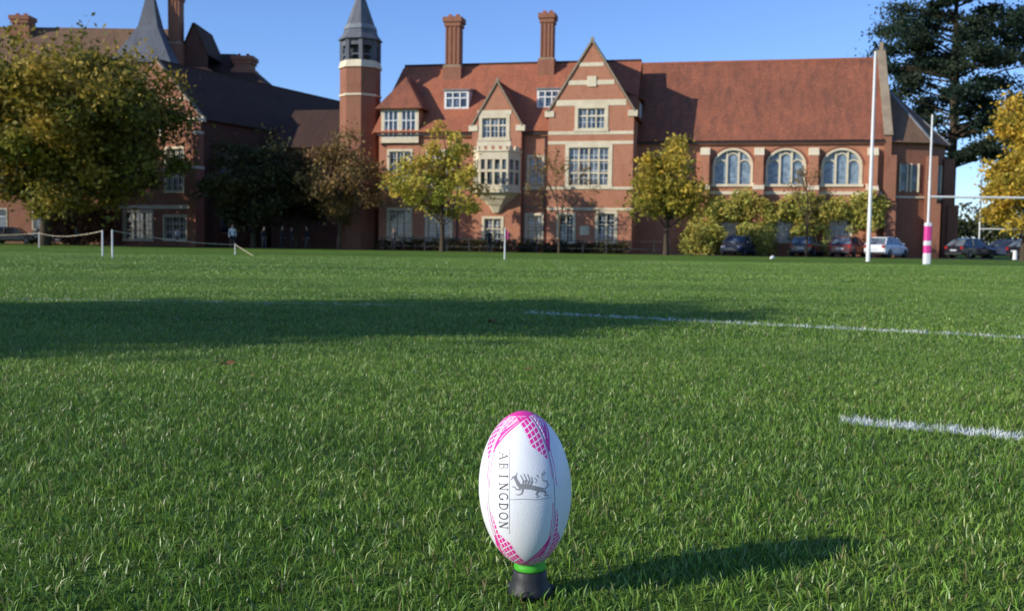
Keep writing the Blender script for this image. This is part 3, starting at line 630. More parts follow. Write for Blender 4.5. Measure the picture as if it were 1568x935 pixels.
DK = [(0.06,0.06,0.02),(0.085,0.07,0.022),(0.04,0.05,0.018)]
tree("broadleaf_tree",gx(68,78),78,16.9,2.0,10.4,0.42,250,290,0.2,OL,11,1.65,cx_off=1.6,shell=0.25,shape=0.48)
tree("broadleaf_tree",gx(-120,84),84,15,2.5,6.5,0.35,90,260,0.19,OL,51,1.5)
tree("broadleaf_tree",gx(388,80),80,9.6,1.4,4.3,0.2,85,230,0.15,DK,12,1.05)
tree("broadleaf_tree",gx(455,84),84,8.6,1.2,3.2,0.18,50,170,0.15,DK,52,1.0)
tree("broadleaf_tree",gx(519,79),79,10.4,1.8,4.2,0.16,74,90,0.14,BR,13,0.95,cone=0.4,shape=0.42)
tree("broadleaf_tree",gx(677,74),74,10.4,2.2,4.0,0.17,50,150,0.14,YG,14,0.85,shell=0.2,shape=0.36,cone=0.6)
tree("broadleaf_tree",gx(1020,70),70,9.8,1.6,3.8,0.17,56,150,0.14,YE,15,0.85,shell=0.2,shape=0.36,cone=0.55)
tree("autumn_tree",gx(1568,66),66,12.8,1.2,2.7,0.2,85,200,0.14,[(0.60,0.38,0.045),(0.52,0.37,0.05),(0.36,0.30,0.045)],16,0.85,shell=0.2,cone=0.4,shape=0.4)
# off-frame trees whose shadows cross the pitch
d2 = -AZ; n2 = Vector((-d2.y,d2.x)); ct = 1/math.tan(EL)
bs = d2*(6.5-9.4*ct)+n2*9.0
tree("broadleaf_tree",bs.x,bs.y,9.6,3.0,2.6,0.22,120,330,0.15,OL,17,0.95,shape=0.45,shell=0.1,cone=0.35)
bs2 = d2*(0.9-9.0*ct)+n2*7.4
tree("broadleaf_tree",bs2.x,bs2.y,9.2,2.0,3.1,0.22,140,340,0.15,OL,18,1.05,shape=0.45,shell=0.1,cone=0.55)
bs3 = d2*(-2.2-9.0*ct)+n2*9.0
tree("broadleaf_tree",bs3.x,bs3.y,9.2,2.0,3.4,0.22,150,340,0.15,OL,19,1.05,shape=0.5,shell=0.1)
def pine(name,x,y,H,zb,rx,seed,ncl=155,nlf=480,pal=DG):
    r = np.random.default_rng(seed); E = empty(name,(x,y,0)); V,Fc = [],[]
    tube(V,Fc,[(0,0,-0.1),(0.2,0,H*0.4),(0,0.1,H*0.75),(0.1,0,H)],[0.6,0.42,0.25,0.06],8)
    cen,col = [],[]; pal = np.array(pal)
    for i in range(ncl):
        z = zb+(H-zb)*r.random(); f = (z-zb)/(H-zb); R_ = rx*(0.35+0.75*math.sin(math.pi*min(1,f*0.85+0.18)))*(0.35+0.75*r.random()**0.8); t = r.random()*6.28
        c_ = np.array([R_*math.cos(t),R_*math.sin(t),z]); st = Vector((0.1,0,z-1.0)); tube(V,Fc,[st,Vector(c_)*0.6+st*0.4+Vector((0,0,0.3)),Vector(c_)],[0.13,0.08,0.03],5)
        m = int(nlf*(0.5+r.random())); sc = 1.0+1.0*r.random()
        p = r.normal(size=(m,3))*0.55*sc; p[:,2] *= 0.42; cen.append(c_+p); col.append(pal[r.integers(len(pal))]*(0.6+0.8*r.random((m,1))))
    mk_mesh("trunk_and_limbs",V,Fc,BARK,True,E); leaves("needles",np.concatenate(cen),np.concatenate(col),0.17,E,r)
pine("pine_tree",gx(1450,100),100,31,9.5,7.6,22)
def bare(name,x,y,H,sp_,seed,leafn=500,pal=BR,depth=5):
    r = np.random.default_rng(seed); E = empty(name,(x,y,0)); V,Fc,tips = [],[],[]
    def br(p,d,L,rad,k):
        q = p+d*L; tube(V,Fc,[p,q],[rad,rad*0.65],5 if k > 2 else 3)
        if k == 0: tips.append(q); return
        for _ in range(3 if k > 1 else 4):
            nd = (d+Vector(r.normal(size=3))*sp_+Vector((0,0,0.12))).normalized(); br(p.lerp(q,0.65+0.35*r.random()),nd,L*(0.66+0.15*r.random()),rad*0.55,k-1)
    br(Vector((0,0,-0.1)),Vector((0,0,1)),H*0.32,0.11,depth)
    mk_mesh("trunk_and_twigs",V,Fc,BARK,True,E)
    T = np.array([tuple(t) for t in tips]); pk = T[r.integers(len(T),size=leafn)]+r.normal(size=(leafn,3))*0.12; pl = np.array(pal)
    leaves("sparse_leaves",pk,pl[r.integers(len(pl),size=leafn)]*(0.7+0.6*r.random((leafn,1))),0.09,E,r)
bare("young_bare_tree",gx(856,73),73,8.4,0.42,31,900)
bare("young_bare_tree",gx(1235,72),72,7.6,0.25,32,300,depth=4)
bare("young_bare_tree",gx(477,112),112,15,0.4,33,100)
def leaf_mass(name,cells,ls,pal,seed,dens=1.0):
    r = np.random.default_rng(seed); cen,col = [],[]; pal = np.array(pal)
    for (x,y,z,rx,ry,rz) in cells:
        m = int(dens*170*(rx*rz+rx*ry+ry*rz)/(ls/0.1)**2/1.2)
        d = r.normal(size=(m,3)); d /= np.linalg.norm(d,axis=1,keepdims=True); d *= (0.75+0.35*r.random((m,1)))
        p = np.array([x,y,z])+d*np.array([rx,ry,rz]); p = p[p[:,2] > 0.02]
        cen.append(p); col.append((pal[r.integers(len(pal))]*0.6+0.4*pal[r.integers(len(pal),size=len(p))])*(0.6+0.8*r.random((len(p),1))))
    return leaves(name,np.concatenate(cen),np.concatenate(col),ls,None,r)
B = _B
def toW(lx,ly): w = B.loc+B.ax*lx+B.ay*ly; return w.x,w.y
cells = []; r_ = random.Random(5)
holes_u = [(1104,1134),(1187,1215),(1271,1304)]
for i in range(900):
    u = r_.uniform(1050,1355); v = r_.uniform(296,392)
    top = 302+9*math.sin(u*0.07)+5*math.sin(u*0.17)
    if v < top or (u < 1095 and v < 352-(u-1052)*1.1): continue
    if any(a-3 < u < b+3 and v > 333 for a,b in holes_u): continue
    if u > 1306 and v > 352: continue
    if v > 340 and u > 1225 and r_.random() < 0.6: continue
    off = 2.6-r_.uniform(0.4,1.2)-(0.5 if v > 345 else 0)-(0.5 if r_.random() < 0.3 else 0); lx = B.X(u,off); lz = B.Z(u,v,off); wx,wy = toW(lx,off)
    cells.append((wx,wy,max(0.25,lz),r_.uniform(0.25,0.6),r_.uniform(0.25,0.5),r_.uniform(0.25,0.5)))
for i in range(60):
    u = r_.choice([r_.uniform(1050,1102),r_.uniform(1140,1183)]); v = r_.uniform(350,390); off = -0.2-r_.uniform(0,0.6); lx = B.X(u,off); wx,wy = toW(lx,off)
    cells.append((wx,wy,max(0.25,B.Z(u,v,off)),r_.uniform(0.4,0.7),0.5,r_.uniform(0.35,0.6)))
leaf_mass("wisteria_climber",cells,0.12,[(0.46,0.46,0.10),(0.58,0.50,0.12),(0.32,0.36,0.08),(0.50,0.38,0.09)],41,1.3)
cells = []
for i in range(60):
    lx = B.X(585+i*6.3,-2.5); wx,wy = toW(lx,-2.5+r_.uniform(-0.3,0.3)); cells.append((wx,wy,0.35,0.6,0.4,r_.uniform(0.35,0.8)))
leaf_mass("low_shrub_border",cells,0.10,DK,42,1.2)
cells = []
for i in range(60):
    Y = 88+r_.uniform(-2,1); wx = gx(r_.uniform(75,175),Y); cells.append((wx,Y,r_.uniform(0.6,3.2),r_.uniform(0.7,1.2),0.9,r_.uniform(0.5,0.9)))
leaf_mass("red_shrub",cells,0.12,[(0.2,0.08,0.05),(0.14,0.07,0.045),(0.22,0.12,0.06)],43)
cells = []
for i in range(330):
    wx = r_.uniform(36,170); Y = 125+r_.uniform(-6,20); cells.append((wx,Y,r_.uniform(0.5,5.2+1.5*math.sin(wx*0.3)),r_.uniform(1.5,3),2,r_.uniform(1,2)))
for i in range(160):
    wx = r_.uniform(-150,-62); Y = 120+r_.uniform(-6,20); cells.append((wx,Y,r_.uniform(0.5,8),r_.uniform(2,3.5),2,r_.uniform(1.2,2.5)))
leaf_mass("distant_tree_line",cells,0.3,[(0.05,0.065,0.02),(0.09,0.09,0.03),(0.06,0.07,0.025)],44)
fl = [(gx(345,5.2),5.2)]+[(r_.uniform(-5,5),r_.uniform(2.8,16)) for _ in range(40)]+[(gx(755,8.3),8.3)]
V,Fc = [],[]
for k,(x,y) in enumerate(fl):
    s = 0.04 if k in (0,41) else r_.uniform(0.008,0.017); a = r_.uniform(0,6.28); n = len(V)
    for j in range(10):
        rr = s*(1 if j%2 == 0 else 0.55)*(1.3 if j == 0 else 1); t = a+j*math.pi/5; V.append((x+rr*math.cos(t),y+rr*math.sin(t),0.026+0.35*s*math.sin(j*1.3+a)))
    V.append((x,y,0.024)); Fc += [(n+j,n+(j+1)%10,n+10) for j in range(10)]
mk_mesh("fallen_leaves",V,Fc,noisy("dead_leaf",(0.22,0.09,0.035),(0.15,0.07,0.03),8,0.8))

# ------------------------------------------------------------------ rugby ball
ballE_loc = Vector((at_depth(804,748,1.87).x,1.87,0.2065)); A_,R_ = 0.1475,0.0880; PW = 1.07
ball_tilt = math.radians(-2.9)
def ball_pt(lon,ph,off=0.0):
    r = (R_)*max(0.0,math.cos(ph))**PW+off*math.cos(ph); z = A_*math.sin(ph)+off*math.sin(ph)
    return (r*math.sin(lon), -r*math.cos(lon), z)
PC = math.radians(-7)
NL,NP = 900,560
lon = np.linspace(0,2*np.pi,NL,endpoint=False); ph = np.linspace(-np.pi/2,np.pi/2,NP)
LO,PH = np.meshgrid(lon,ph)
q = ((LO-PC+np.pi/4)%(np.pi/2)-np.pi/4)/(np.pi/4); t = np.sin(PH)
rr = R_*np.clip(np.cos(PH),0,1)**PW
pd = (1-np.abs(q))*(np.pi/4)*rr
rr2 = rr-0.0012*np.exp(-(pd/0.0017)**2)*np.clip(np.cos(PH)*3,0,1)
Vb = np.stack([rr2*np.sin(LO),-rr2*np.cos(LO),A_*t],-1).reshape(-1,3)
Cb = np.ones((NP,NL,4)); Cb[...,:3] = (0.80,0.80,0.81)
PINK = np.array([0.80,0.04,0.33])
Q = np.where(t > 0,q,-q); T = np.abs(t)
wq = (1-Q)*(np.pi/4)*rr; wl = (1+Q)*(np.pi/4)*rr
band = 0.005+0.028*np.clip((T-0.42)/0.2,0,1)
inn = (T > 0.42)&(T < 0.945)&(wq > 0.0045)&(wq < band)
cell = (((T+wq*3.2)*15.5)%1 > 0.22)&(((wq-0.0045)/0.0088)%1 > 0.18)
pk = inn&cell
# broad crescent sweeping from the seam to the pole, with white claw lines inside
s = np.clip((T-0.52)/0.44,0,1)
outer = 0.003+0.036*s**1.15; inner = 0.003+0.036*s**1.15-(0.0015+0.0115*np.sin(np.pi*np.clip(s*0.75+0.1,0,1)))
leaf = (T > 0.52)&(wl < outer)&(wl > inner)
claw = (np.abs(wl-(inner+outer)/2-0.0006) < 0.0008)&(s > 0.35)&(s < 0.85)
pk |= leaf&~claw
c2 = 0.002+0.011*np.clip((T-0.60)/0.3,0,1)**1.2; pk |= (T > 0.60)&(np.abs(wl-c2) < 0.0013)
pk |= (T > 0.70)&(T < 0.95)&(wl < inner)&(((T-wl*6)*22)%1 < 0.3)
pk |= (T > 0.950)
pk |= (np.abs(wl-0.0050) < 0.0008)&(T > 0.1)
pk |= (np.abs(wq-0.0030) < 0.0008)&(T > 0.2)
pk |= (T < 0.5)&(T > 0.12)&(wq > 0.0045)&(wq < 0.0045+0.007*np.clip((T-0.1)/0.3,0,1))&cell&(t < 0)
Cb[pk,:3] = PINK
Cb[(pd < 0.0008)&(T < 0.95),:3] = (0.30,0.28,0.32)
i0 = np.arange((NP-1))[:,None]*NL; j = np.arange(NL)[None]
Fq = np.stack([i0+j,i0+(j+1)%NL,i0+NL+(j+1)%NL,i0+NL+j],-1).reshape(-1,4)
me = bpy.data.meshes.new("rugby_ball"); me.vertices.add(len(Vb)); me.vertices.foreach_set("co",Vb.astype(np.float32).ravel())
me.loops.add(Fq.size); me.loops.foreach_set("vertex_index",Fq.ravel().astype(np.int32)); me.polygons.add(len(Fq)); me.polygons.foreach_set("loop_start",(np.arange(len(Fq))*4).astype(np.int32))
me.update(calc_edges=True); ca = me.color_attributes.new("Col",'FLOAT_COLOR','POINT'); ca.data.foreach_set("color",Cb.astype(np.float32).ravel())
me.polygons.foreach_set("use_smooth",[True]*len(Fq))
bm_ = Mat("ball_rubber",0.42,0.45); a = bm_.n("ShaderNodeAttribute"); a.attribute_name = "Col"; ob_ = bm_.obj()
dirt = bm_.ramp(bm_.noise(ob_,18,5,0.7),0.55,0.85)
bm_.color(bm_.mix(bm_.math('MULTIPLY',dirt,0.2),a.outputs["Color"],(0.3,0.3,0.22)))
vo = bm_.n("ShaderNodeTexVoronoi"); bm_.l(ob_,vo.inputs["Vector"]); vo.inputs["Scale"].default_value = 420; bm_.bump(vo.outputs["Distance"],0.4,0.0006)
me.materials.append(bm_.m); ball = bpy.data.objects.new("rugby_ball",me); COL.objects.link(ball)
ball.location = ballE_loc; ball.rotation_euler = (math.radians(-3),ball_tilt,0)
INK = noisy("dark_ink",(0.05,0.05,0.06),(0.07,0.07,0.08),30,0.5,0.3,0)
INK2 = noisy("grey_ink",(0.24,0.24,0.25),(0.34,0.34,0.35),90,0.5,0.3,0)
V,Fc = [],[]
def bmap(px,py):
    tt = max(-0.98,min(0.98,py/120.0)); ph_ = math.asin(tt); r_px = 72*math.cos(ph_)**PW
    return math.asin(max(-0.98,min(0.98,px/r_px))),ph_
lift = 0.00035
def stroke(pts,w,w2=None):
    w2 = w if w2 is None else w2
    P2 = []
    for (a,b) in zip(pts[:-1],pts[1:]):
        k = max(1,int(math.dist(a,b)/2.5))
        for i in range(k): P2.append((a[0]+(b[0]-a[0])*i/k,a[1]+(b[1]-a[1])*i/k))
    P2.append(pts[-1]); n = len(P2); base = len(V)
    for i,p in enumerate(P2):
        a = P2[max(0,i-1)]; b = P2[min(n-1,i+1)]; L = math.dist(a,b) or 1; nx_,ny_ = -(b[1]-a[1])/L,(b[0]-a[0])/L; ww = (w+(w2-w)*i/(n-1 if n > 1 else 1))/2
        for sgn in (-1,1):
            lo,ph_ = bmap(p[0]+nx_*ww*sgn,p[1]+ny_*ww*sgn); V.append(ball_pt(lo,ph_,lift))
    for i in range(n-1): Fc.append((base+2*i,base+2*i+1,base+2*i+3,base+2*i+2))
def arc(cx_,cy_,rx,ry,a0,a1,k=10): return [(cx_+rx*math.cos(math.radians(a0+(a1-a0)*i/k)),cy_+ry*math.sin(math.radians(a0+(a1-a0)*i/k))) for i in range(k+1)]
tk,tn = 0.15,0.08
GL = {'A':[([(0.0,0),(0.36,1)],tn),([(0.36,1),(0.76,0)],tk),([(0.14,0.36),(0.6,0.36)],tn),([(-0.1,0),(0.12,0)],tn),([(0.62,0),(0.9,0)],tn)],
 'B':[([(0.15,0),(0.15,1)],tk),([(0,1),(0.35,1)]+arc(0.35,0.76,0.24,0.24,90,-90)+[(0.15,0.52)],tn),([(0.35,0.52)]+arc(0.36,0.26,0.32,0.26,90,-90)+[(0,0)],tn)],
 'I':[([(0.35,0),(0.35,1)],tk),([(0.18,0),(0.52,0)],tn),([(0.18,1),(0.52,1)],tn)],
 'N':[([(0.08,0),(0.08,1)],tn),([(0.06,1),(0.72,0)],tk),([(0.74,0),(0.74,1)],tn),([(-0.06,0),(0.22,0)],tn),([(0.6,1),(0.88,1)],tn),([(-0.08,1),(0.1,1)],tn)],
 'G':[(arc(0.42,0.5,0.42,0.5,45,315,18),tn*1.5),([(0.76,0.1),(0.76,0.42)],tk),([(0.6,0.42),(0.9,0.42)],tn)],
 'D':[([(0.14,0),(0.14,1)],tk),([(0,1),(0.3,1)]+arc(0.3,0.5,0.48,0.5,90,-90,14)+[(0,0)],tn*1.3)],
 'O':[(arc(0.42,0.5,0.42,0.5,0,360,22),tn*1.5)]}
LH = 12.5; adv = 14.6; y0 = 64.0; x0 = -36.5
for i,ch in enumerate("ABINGDON"):
    for pts,w in GL[ch]:
        stroke([(x0+p[1]*LH-0.04*(i*adv+p[0]*LH), y0-i*adv-p[0]*LH*0.92) for p in pts], w*LH*1.0)
stroke([(-21.5,70),(-26,-56)],0.4)
mk_mesh("printed_lettering",V,Fc,INK,parent=ball)
V,Fc = [],[]; lift = 0.00045
CY = 749
def gr(pts): return [((p[0]-809)*0.95+5,(CY-p[1])) for p in pts]
S = lambda pts,w,w2=None: stroke(gr(pts),w,(w if w2 is None else w2))
S([(796,733),(804,733),(812,734),(822,737),(832,740)],7.5,6.5)                       # trunk
S([(798,735),(793,729),(790,723),(788,719)],6.5,4.5); S([(791,718),(785,719),(782,723)],3.8,1)   # neck, beak
S([(790,717),(792,713)],1.6,0.8)
S([(800,733),(801,724),(797,716)],2.6,1.0); S([(803,733),(806,723),(802,714)],2.8,1.0); S([(806,733),(811,724),(808,715)],2.8,1.0); S([(809,734),(815,727),(814,719)],2.6,1.0)   # wing feathers
S([(800,726),(806,724),(813,727)],1.6)
S([(796,737),(790,737),(787,733),(783,733)],2.4,1.0); S([(800,737),(798,743),(793,745),(789,744)],2.6,1.0)   # fore legs
S([(824,740),(820,745),(824,748),(820,750)],3.2,1.2); S([(832,741),(836,744),(834,748),(840,749)],3.2,1.2)  # hind legs
S([(834,739),(840,734),(838,727),(832,727),(830,721),(834,716)],1.7,1.0); S([(830,718),(834,713),(837,717)],2.0,1.0)   # tail
S([(779,752),(800,751),(820,753),(843,752)],0.8)
S([(818,721),(822,724),(820,729)],1.1,0.7); S([(822,717),(825,721)],1.0)
mk_mesh("printed_griffin",V,Fc,INK2,parent=ball)
# ------------------------------------------------------------------ kicking tee
def lathe(prof,n=64): 
    V,Fc = [],[]
    for (r,z) in prof:
        for k in range(n): t = 2*math.pi*k/n; V.append((r*math.cos(t),r*math.sin(t),z))
    for i in range(len(prof)-1):
        for k in range(n): Fc.append((i*n+k,i*n+(k+1)%n,(i+1)*n+(k+1)%n,(i+1)*n+k))
    return V,Fc
teeE = empty("kicking_tee",(at_depth(811,900,1.87).x,1.87,0.004))
V,Fc = lathe([(0.0,0.001),(0.0415,0.001),(0.043,0.003),(0.042,0.007),(0.037,0.016),(0.033,0.030),(0.0320,0.045),(0.030,0.047),(0.0,0.047)])
rub = noisy("black_rubber",(0.018,0.018,0.02),(0.03,0.03,0.032),30,0.55,0.4,0.1,80)
mk_mesh("base",V,Fc,rub,True,teeE)
V,Fc = lathe([(0.029,0.047),(0.0305,0.048),(0.0310,0.051),(0.0305,0.056),(0.029,0.060),(0.0300,0.066),(0.0285,0.0680),(0.026,0.063),(0.018,0.055),(0.0,0.052)])
mk_mesh("green_cup",V,Fc,noisy("green_rubber",(0.06,0.40,0.025),(0.08,0.46,0.03),20,0.45,0.4,0.05),True,teeE)
for k in range(3):
    a = 2*math.pi*k/3+0.4; V,Fc = [],[]
    tube(V,Fc,[(0.031*math.cos(a),0.031*math.sin(a),0.012),(0.046*math.cos(a),0.046*math.sin(a),0.002)],[0.006,0.009],8); mk_mesh("foot",V,Fc,rub,True,teeE)

# ------------------------------------------------------------------ goal posts etc
def cyl(name,p,q,r0,r1,mat,par=None,n=20):
    V,Fc = [],[]; tube(V,Fc,[p,q],[r0,r1],n); Fc += [tuple(range(n)),tuple(range(n,2*n))]; return mk_mesh(name,V,Fc,mat,False,par)
PINKM = noisy("pink_vinyl",(0.75,0.06,0.32),(0.68,0.05,0.28),6,0.5); WV = noisy("white_vinyl",(0.8,0.8,0.8),(0.74,0.74,0.74),6,0.45)
def goal(name,x,y,H,w,rot,pads=True,rad=0.055):
    E = empty(name,(x,y,0),rot)
    for k in (0,1):
        cyl("upright",(w*k,0,-0.05),(w*k,0,H*0.55),rad,rad,WHITE,E); cyl("upright_top",(w*k,0,H*0.55),(w*k,0,H),rad*0.85,rad*0.7,WHITE,E)
        cyl("socket_collar",(w*k,0,H*0.55-0.06),(w*k,0,H*0.55+0.06),rad*1.15,rad*1.15,WHITE,E)
        if pads:
            for (z0,z1,m_) in ((0.02,0.5,WV),(0.5,0.85,PINKM),(0.85,1.05,WV),(1.05,1.7,PINKM),(1.7,1.85,WV)):
                V = []; n = 16
                for z in (z0,z1):
                    for i in range(n):
                        t = 2*math.pi*(i+0.5)/n; c_,s_ = math.cos(t),math.sin(t); k2 = 0.155/max(abs(c_),abs(s_))**0.75; V.append((w*k+c_*k2*0.95,s_*k2*0.95,z))
                Fc = [tuple(range(n)),tuple(range(n,2*n))]+[(i,(i+1)%n,n+(i+1)%n,n+i) for i in range(n)]
                mk_mesh("post_pad",V,Fc,m_,False,E)
    cyl("crossbar",(-0.02,0,3.0),(w+0.02,0,3.0),rad*0.9,rad*0.9,WHITE,E)
goal("rugby_goal_posts",gx(1420,44.4),44.4,6.6,5.6,math.radians(-2))
cyl("tall_white_upright",(gx(1330,52),52,-0.05),(gx(1330,52),52,10.8),0.11,0.06,WHITE)
goal("rugby_goal_posts",gx(1499,110),110,10.5,5.6,math.radians(-12),True,0.08)
cyl("white_bollard",(gx(1555,72),72,0),(gx(1555,72),72,0.65),0.17,0.13,WHITE)
E = empty("corner_flag",(gx(773,41),41,0)); cyl("pole",(0,0,0),(0,0,1.32),0.03,0.025,WHITE,E,10)
V = [];Fc = []
for i in range(7):
    for k in range(2): V.append((0.03+i*0.04*(0.6),0.03*math.sin(i*1.2),1.28-0.42*k-0.03*i*(1 if k == 0 else 0.2)-0.0))
for i in range(6): Fc.append((2*i,2*i+1,2*i+3,2*i+2))
mk_mesh("flag",V,Fc,noisy("pink_cloth",(0.6,0.08,0.2),(0.5,0.06,0.18),8,0.9),True,E)
V,Fc = lathe([(0.001,-0.145)]+[(0.095*math.cos(a_)**1.05,0.145*math.sin(a_)) for a_ in np.linspace(-1.5,1.5,16)]+[(0.001,0.145)],20)
o2 = mk_mesh("white_practice_ball",V,Fc,WV,True); o2.location = (gx(1183,52),52,0.13); o2.rotation_euler = (0,math.radians(70),0.4)
E = empty("rope_barrier",(0,0,0)); PO = [(gx(157,36),36),(gx(172,33.5),33.5),(gx(60,62),62),(gx(-60,70),70),(gx(365,60),60)]
for (x,y) in PO[:4]:
    cyl("stake",(x,y,0),(x,y,0.95),0.03,0.026,WHITE,E,10)
def rope(p,q,sag):
    V,Fc = [],[]; pts = [Vector(p).lerp(Vector(q),i/12)+Vector((0,0,-sag*4*(i/12)*(1-i/12))) for i in range(13)]; tube(V,Fc,pts,[0.011]*13,5); mk_mesh("rope",V,Fc,STONE,True,E)
rope((*PO[0],0.92),(*PO[2],0.92),0.2); rope((*PO[2],0.92),(*PO[3],0.92),0.15); rope((*PO[1],0.92),(gx(360,45),45,0.45),0.1); rope((gx(360,45),45,0.45),(gx(388,40),40,0.03),0.0)
cyl("short_stake",(gx(360,45),45,0),(gx(360,45),45,0.5),0.025,0.02,WHITE,E,8)

RA = Build("iron_railing",(0,81,0),YAW)
xa_,xb_ = RA.X(585,-3.4),RA.X(1030,-3.4); k = 0; x = xa_
while x < xb_:
    RA.box("posts",BLACK,x-0.04,x+0.04,-3.44,-3.36,0,1.05); x += 1.8
for z in (0.35,0.95): RA.box("rails",BLACK,xa_,xb_,-3.42,-3.38,z,z+0.05)
RA.finish()

# ------------------------------------------------------------------ cars
TYRE = noisy("tyre_rubber",(0.02,0.02,0.02),(0.03,0.03,0.03),10,0.85); CHR = noisy("alloy",(0.5,0.5,0.52),(0.4,0.4,0.42),10,0.3,0.5,0,metallic=0.8)
REDL = noisy("red_lamp",(0.35,0.02,0.02),(0.3,0.02,0.02),10,0.2); LAMP = noisy("clear_lamp",(0.6,0.62,0.65),(0.5,0.52,0.55),10,0.15)
def carpaint(name,c):
    m = Mat(name,0.25,0.5); o = m.obj(); m.color(m.mix(m.noise(o,2,3),c,tuple(k*0.85 for k in c))); m.b.inputs["Coat Weight"].default_value = 0.6; m.b.inputs["Coat Roughness"].default_value = 0.05; return m.m
def car(x,y,yaw,paint,est=False):
    b = Build("parked_car",(x,y,0.03),yaw)
    st = [(-2.05,0.42,0.78,0.70),(-1.98,0.28,0.92,0.80),(-1.5,0.22,0.96,0.86),(-0.6,0.2,0.95,0.88),(0.5,0.2,0.93,0.88),(1.1,0.22,0.9,0.86),(1.7,0.24,0.80,0.82),(1.98,0.28,0.70,0.74),(2.06,0.36,0.58,0.62)]
    V,Fc = [],[]
    for (sx_,zl,zb,hw) in st:
        V += [(sx_,-hw*0.9,zl),(sx_,-hw,zl+0.14),(sx_,-hw,zb-0.16),(sx_,-hw*0.93,zb-0.02),(sx_,-hw*0.8,zb+0.01),(sx_,hw*0.8,zb+0.01),(sx_,hw*0.93,zb-0.02),(sx_,hw,zb-0.16),(sx_,hw,zl+0.14),(sx_,hw*0.9,zl)]
    for i in range(len(st)-1):
        for k in range(10): Fc.append((i*10+k,i*10+(k+1)%10,(i+1)*10+(k+1)%10,(i+1)*10+k))
    Fc += [tuple(range(10)),tuple(range(len(st)*10-10,len(st)*10))]; b.add("body",paint,V,Fc)
    rb = -1.75 if est else -1.35
    g0 = [(-1.92,0.95),(-1.1,0.95),(0.2,0.94),(1.05,0.90)]; g1 = [(rb,1.42),(-0.9,1.47),(0.0,1.47),(0.35,1.42)]
    V = []
    for (p,q_) in zip(g0,g1):
        V += [(p[0],-0.76,p[1]),(p[0],0.76,p[1]),(q_[0],-0.58,q_[1]),(q_[0],0.58,q_[1])]
    Fc = []
    for i in range(3): n = 4*i; Fc += [(n,n+4,n+6,n+2),(n+1,n+5,n+7,n+3),(n+2,n+6,n+7,n+3)]
    Fc += [(0,1,3,2),(12,13,15,14)]; b.add("windows",GLASS,V,Fc)
    V2 = []
    for q_ in g1: V2 += [(q_[0],-0.6,q_[1]+0.004),(q_[0],0.6,q_[1]+0.004),(q_[0],-0.52,q_[1]+0.05),(q_[0],0.52,q_[1]+0.05)]
    b.add("roof",paint,V2,[f for i in range(3) for f in ((4*i,4*i+4,4*i+6,4*i+2),(4*i+1,4*i+5,4*i+7,4*i+3),(4*i+2,4*i+6,4*i+7,4*i+3))]+[(0,1,3,2),(12,13,15,14)])
    for s_ in (-1,1):
        for (p,q_) in (((-1.92,0.95),(rb,1.43)),((-0.65,0.95),(-0.6,1.46)),((1.05,0.9),(0.35,1.43))): b.beam("pillars",paint,(p[0],s_*0.77,p[1]),(q_[0],s_*0.59,q_[1]),0.07,0.07)
        b.box("door_mirrors",paint,0.62,0.8,min(s_*0.86,s_*1.0),max(s_*0.86,s_*1.0),0.93,1.07)
        for xx in (-1.28,1.28):
            V,Fc = [],[]; n = 20
            prof = [(0.0,0.86),(0.19,0.86),(0.2,0.885),(0.29,0.89),(0.315,0.86),(0.315,0.68)]
            for (r,yy) in prof:
                for k in range(n): t = 2*math.pi*k/n; V.append((xx+r*math.cos(t),s_*yy,0.315+r*math.sin(t)))
            for i in range(len(prof)-1):
                for k in range(n): Fc.append((i*n+k,i*n+(k+1)%n,(i+1)*n+(k+1)%n,(i+1)*n+k))
            b.add("wheels",TYRE,V,Fc)
            for k in range(5):
                t = 2*math.pi*k/5; b.beam("wheel_spokes",CHR,(xx,s_*0.895,0.315),(xx+0.19*math.cos(t),s_*0.895,0.315+0.19*math.sin(t)),0.05,0.02)
        b.box("tail_lamps",REDL,-2.06,-1.9,min(s_*0.55,s_*0.78),max(s_*0.55,s_*0.78),0.7,0.9); b.box("head_lamps",LAMP,1.85,2.03,min(s_*0.45,s_*0.7),max(s_*0.45,s_*0.7),0.58,0.7)
    b.box("number_plate",LAMP,-2.09,-2.06,-0.26,0.26,0.55,0.66); b.box("front_grille",BLACK,2.05,2.08,-0.4,0.4,0.4,0.54); b.box("rear_bumper",BLACK,-2.1,-1.95,-0.7,0.7,0.3,0.42)
    b.finish()
PB = carpaint("blue_paint",(0.02,0.03,0.07)); PK = carpaint("black_car_paint",(0.015,0.015,0.02)); PR = carpaint("dark_red_paint",(0.14,0.015,0.02)); PW_ = carpaint("white_car_paint",(0.75,0.76,0.78)); PS = carpaint("silver_paint",(0.3,0.32,0.34))
rd = math.radians
car(gx(1358,74),74,rd(45),PW_); car(gx(1299,75.0),75.0,rd(55),PR); car(gx(1236,75.5),75.5,rd(60),PK,True); car(gx(1131,75.5),75.5,rd(-120),PB)
car(gx(1487,76),76,rd(30),PK); car(gx(1535,78),78,rd(150),PB,True); car(gx(1585,76),76,rd(20),PK)
car(gx(22,92),92,rd(10),PK,True); car(gx(85,94),94,rd(0),PS); car(gx(-40,92),92,rd(10),PB)

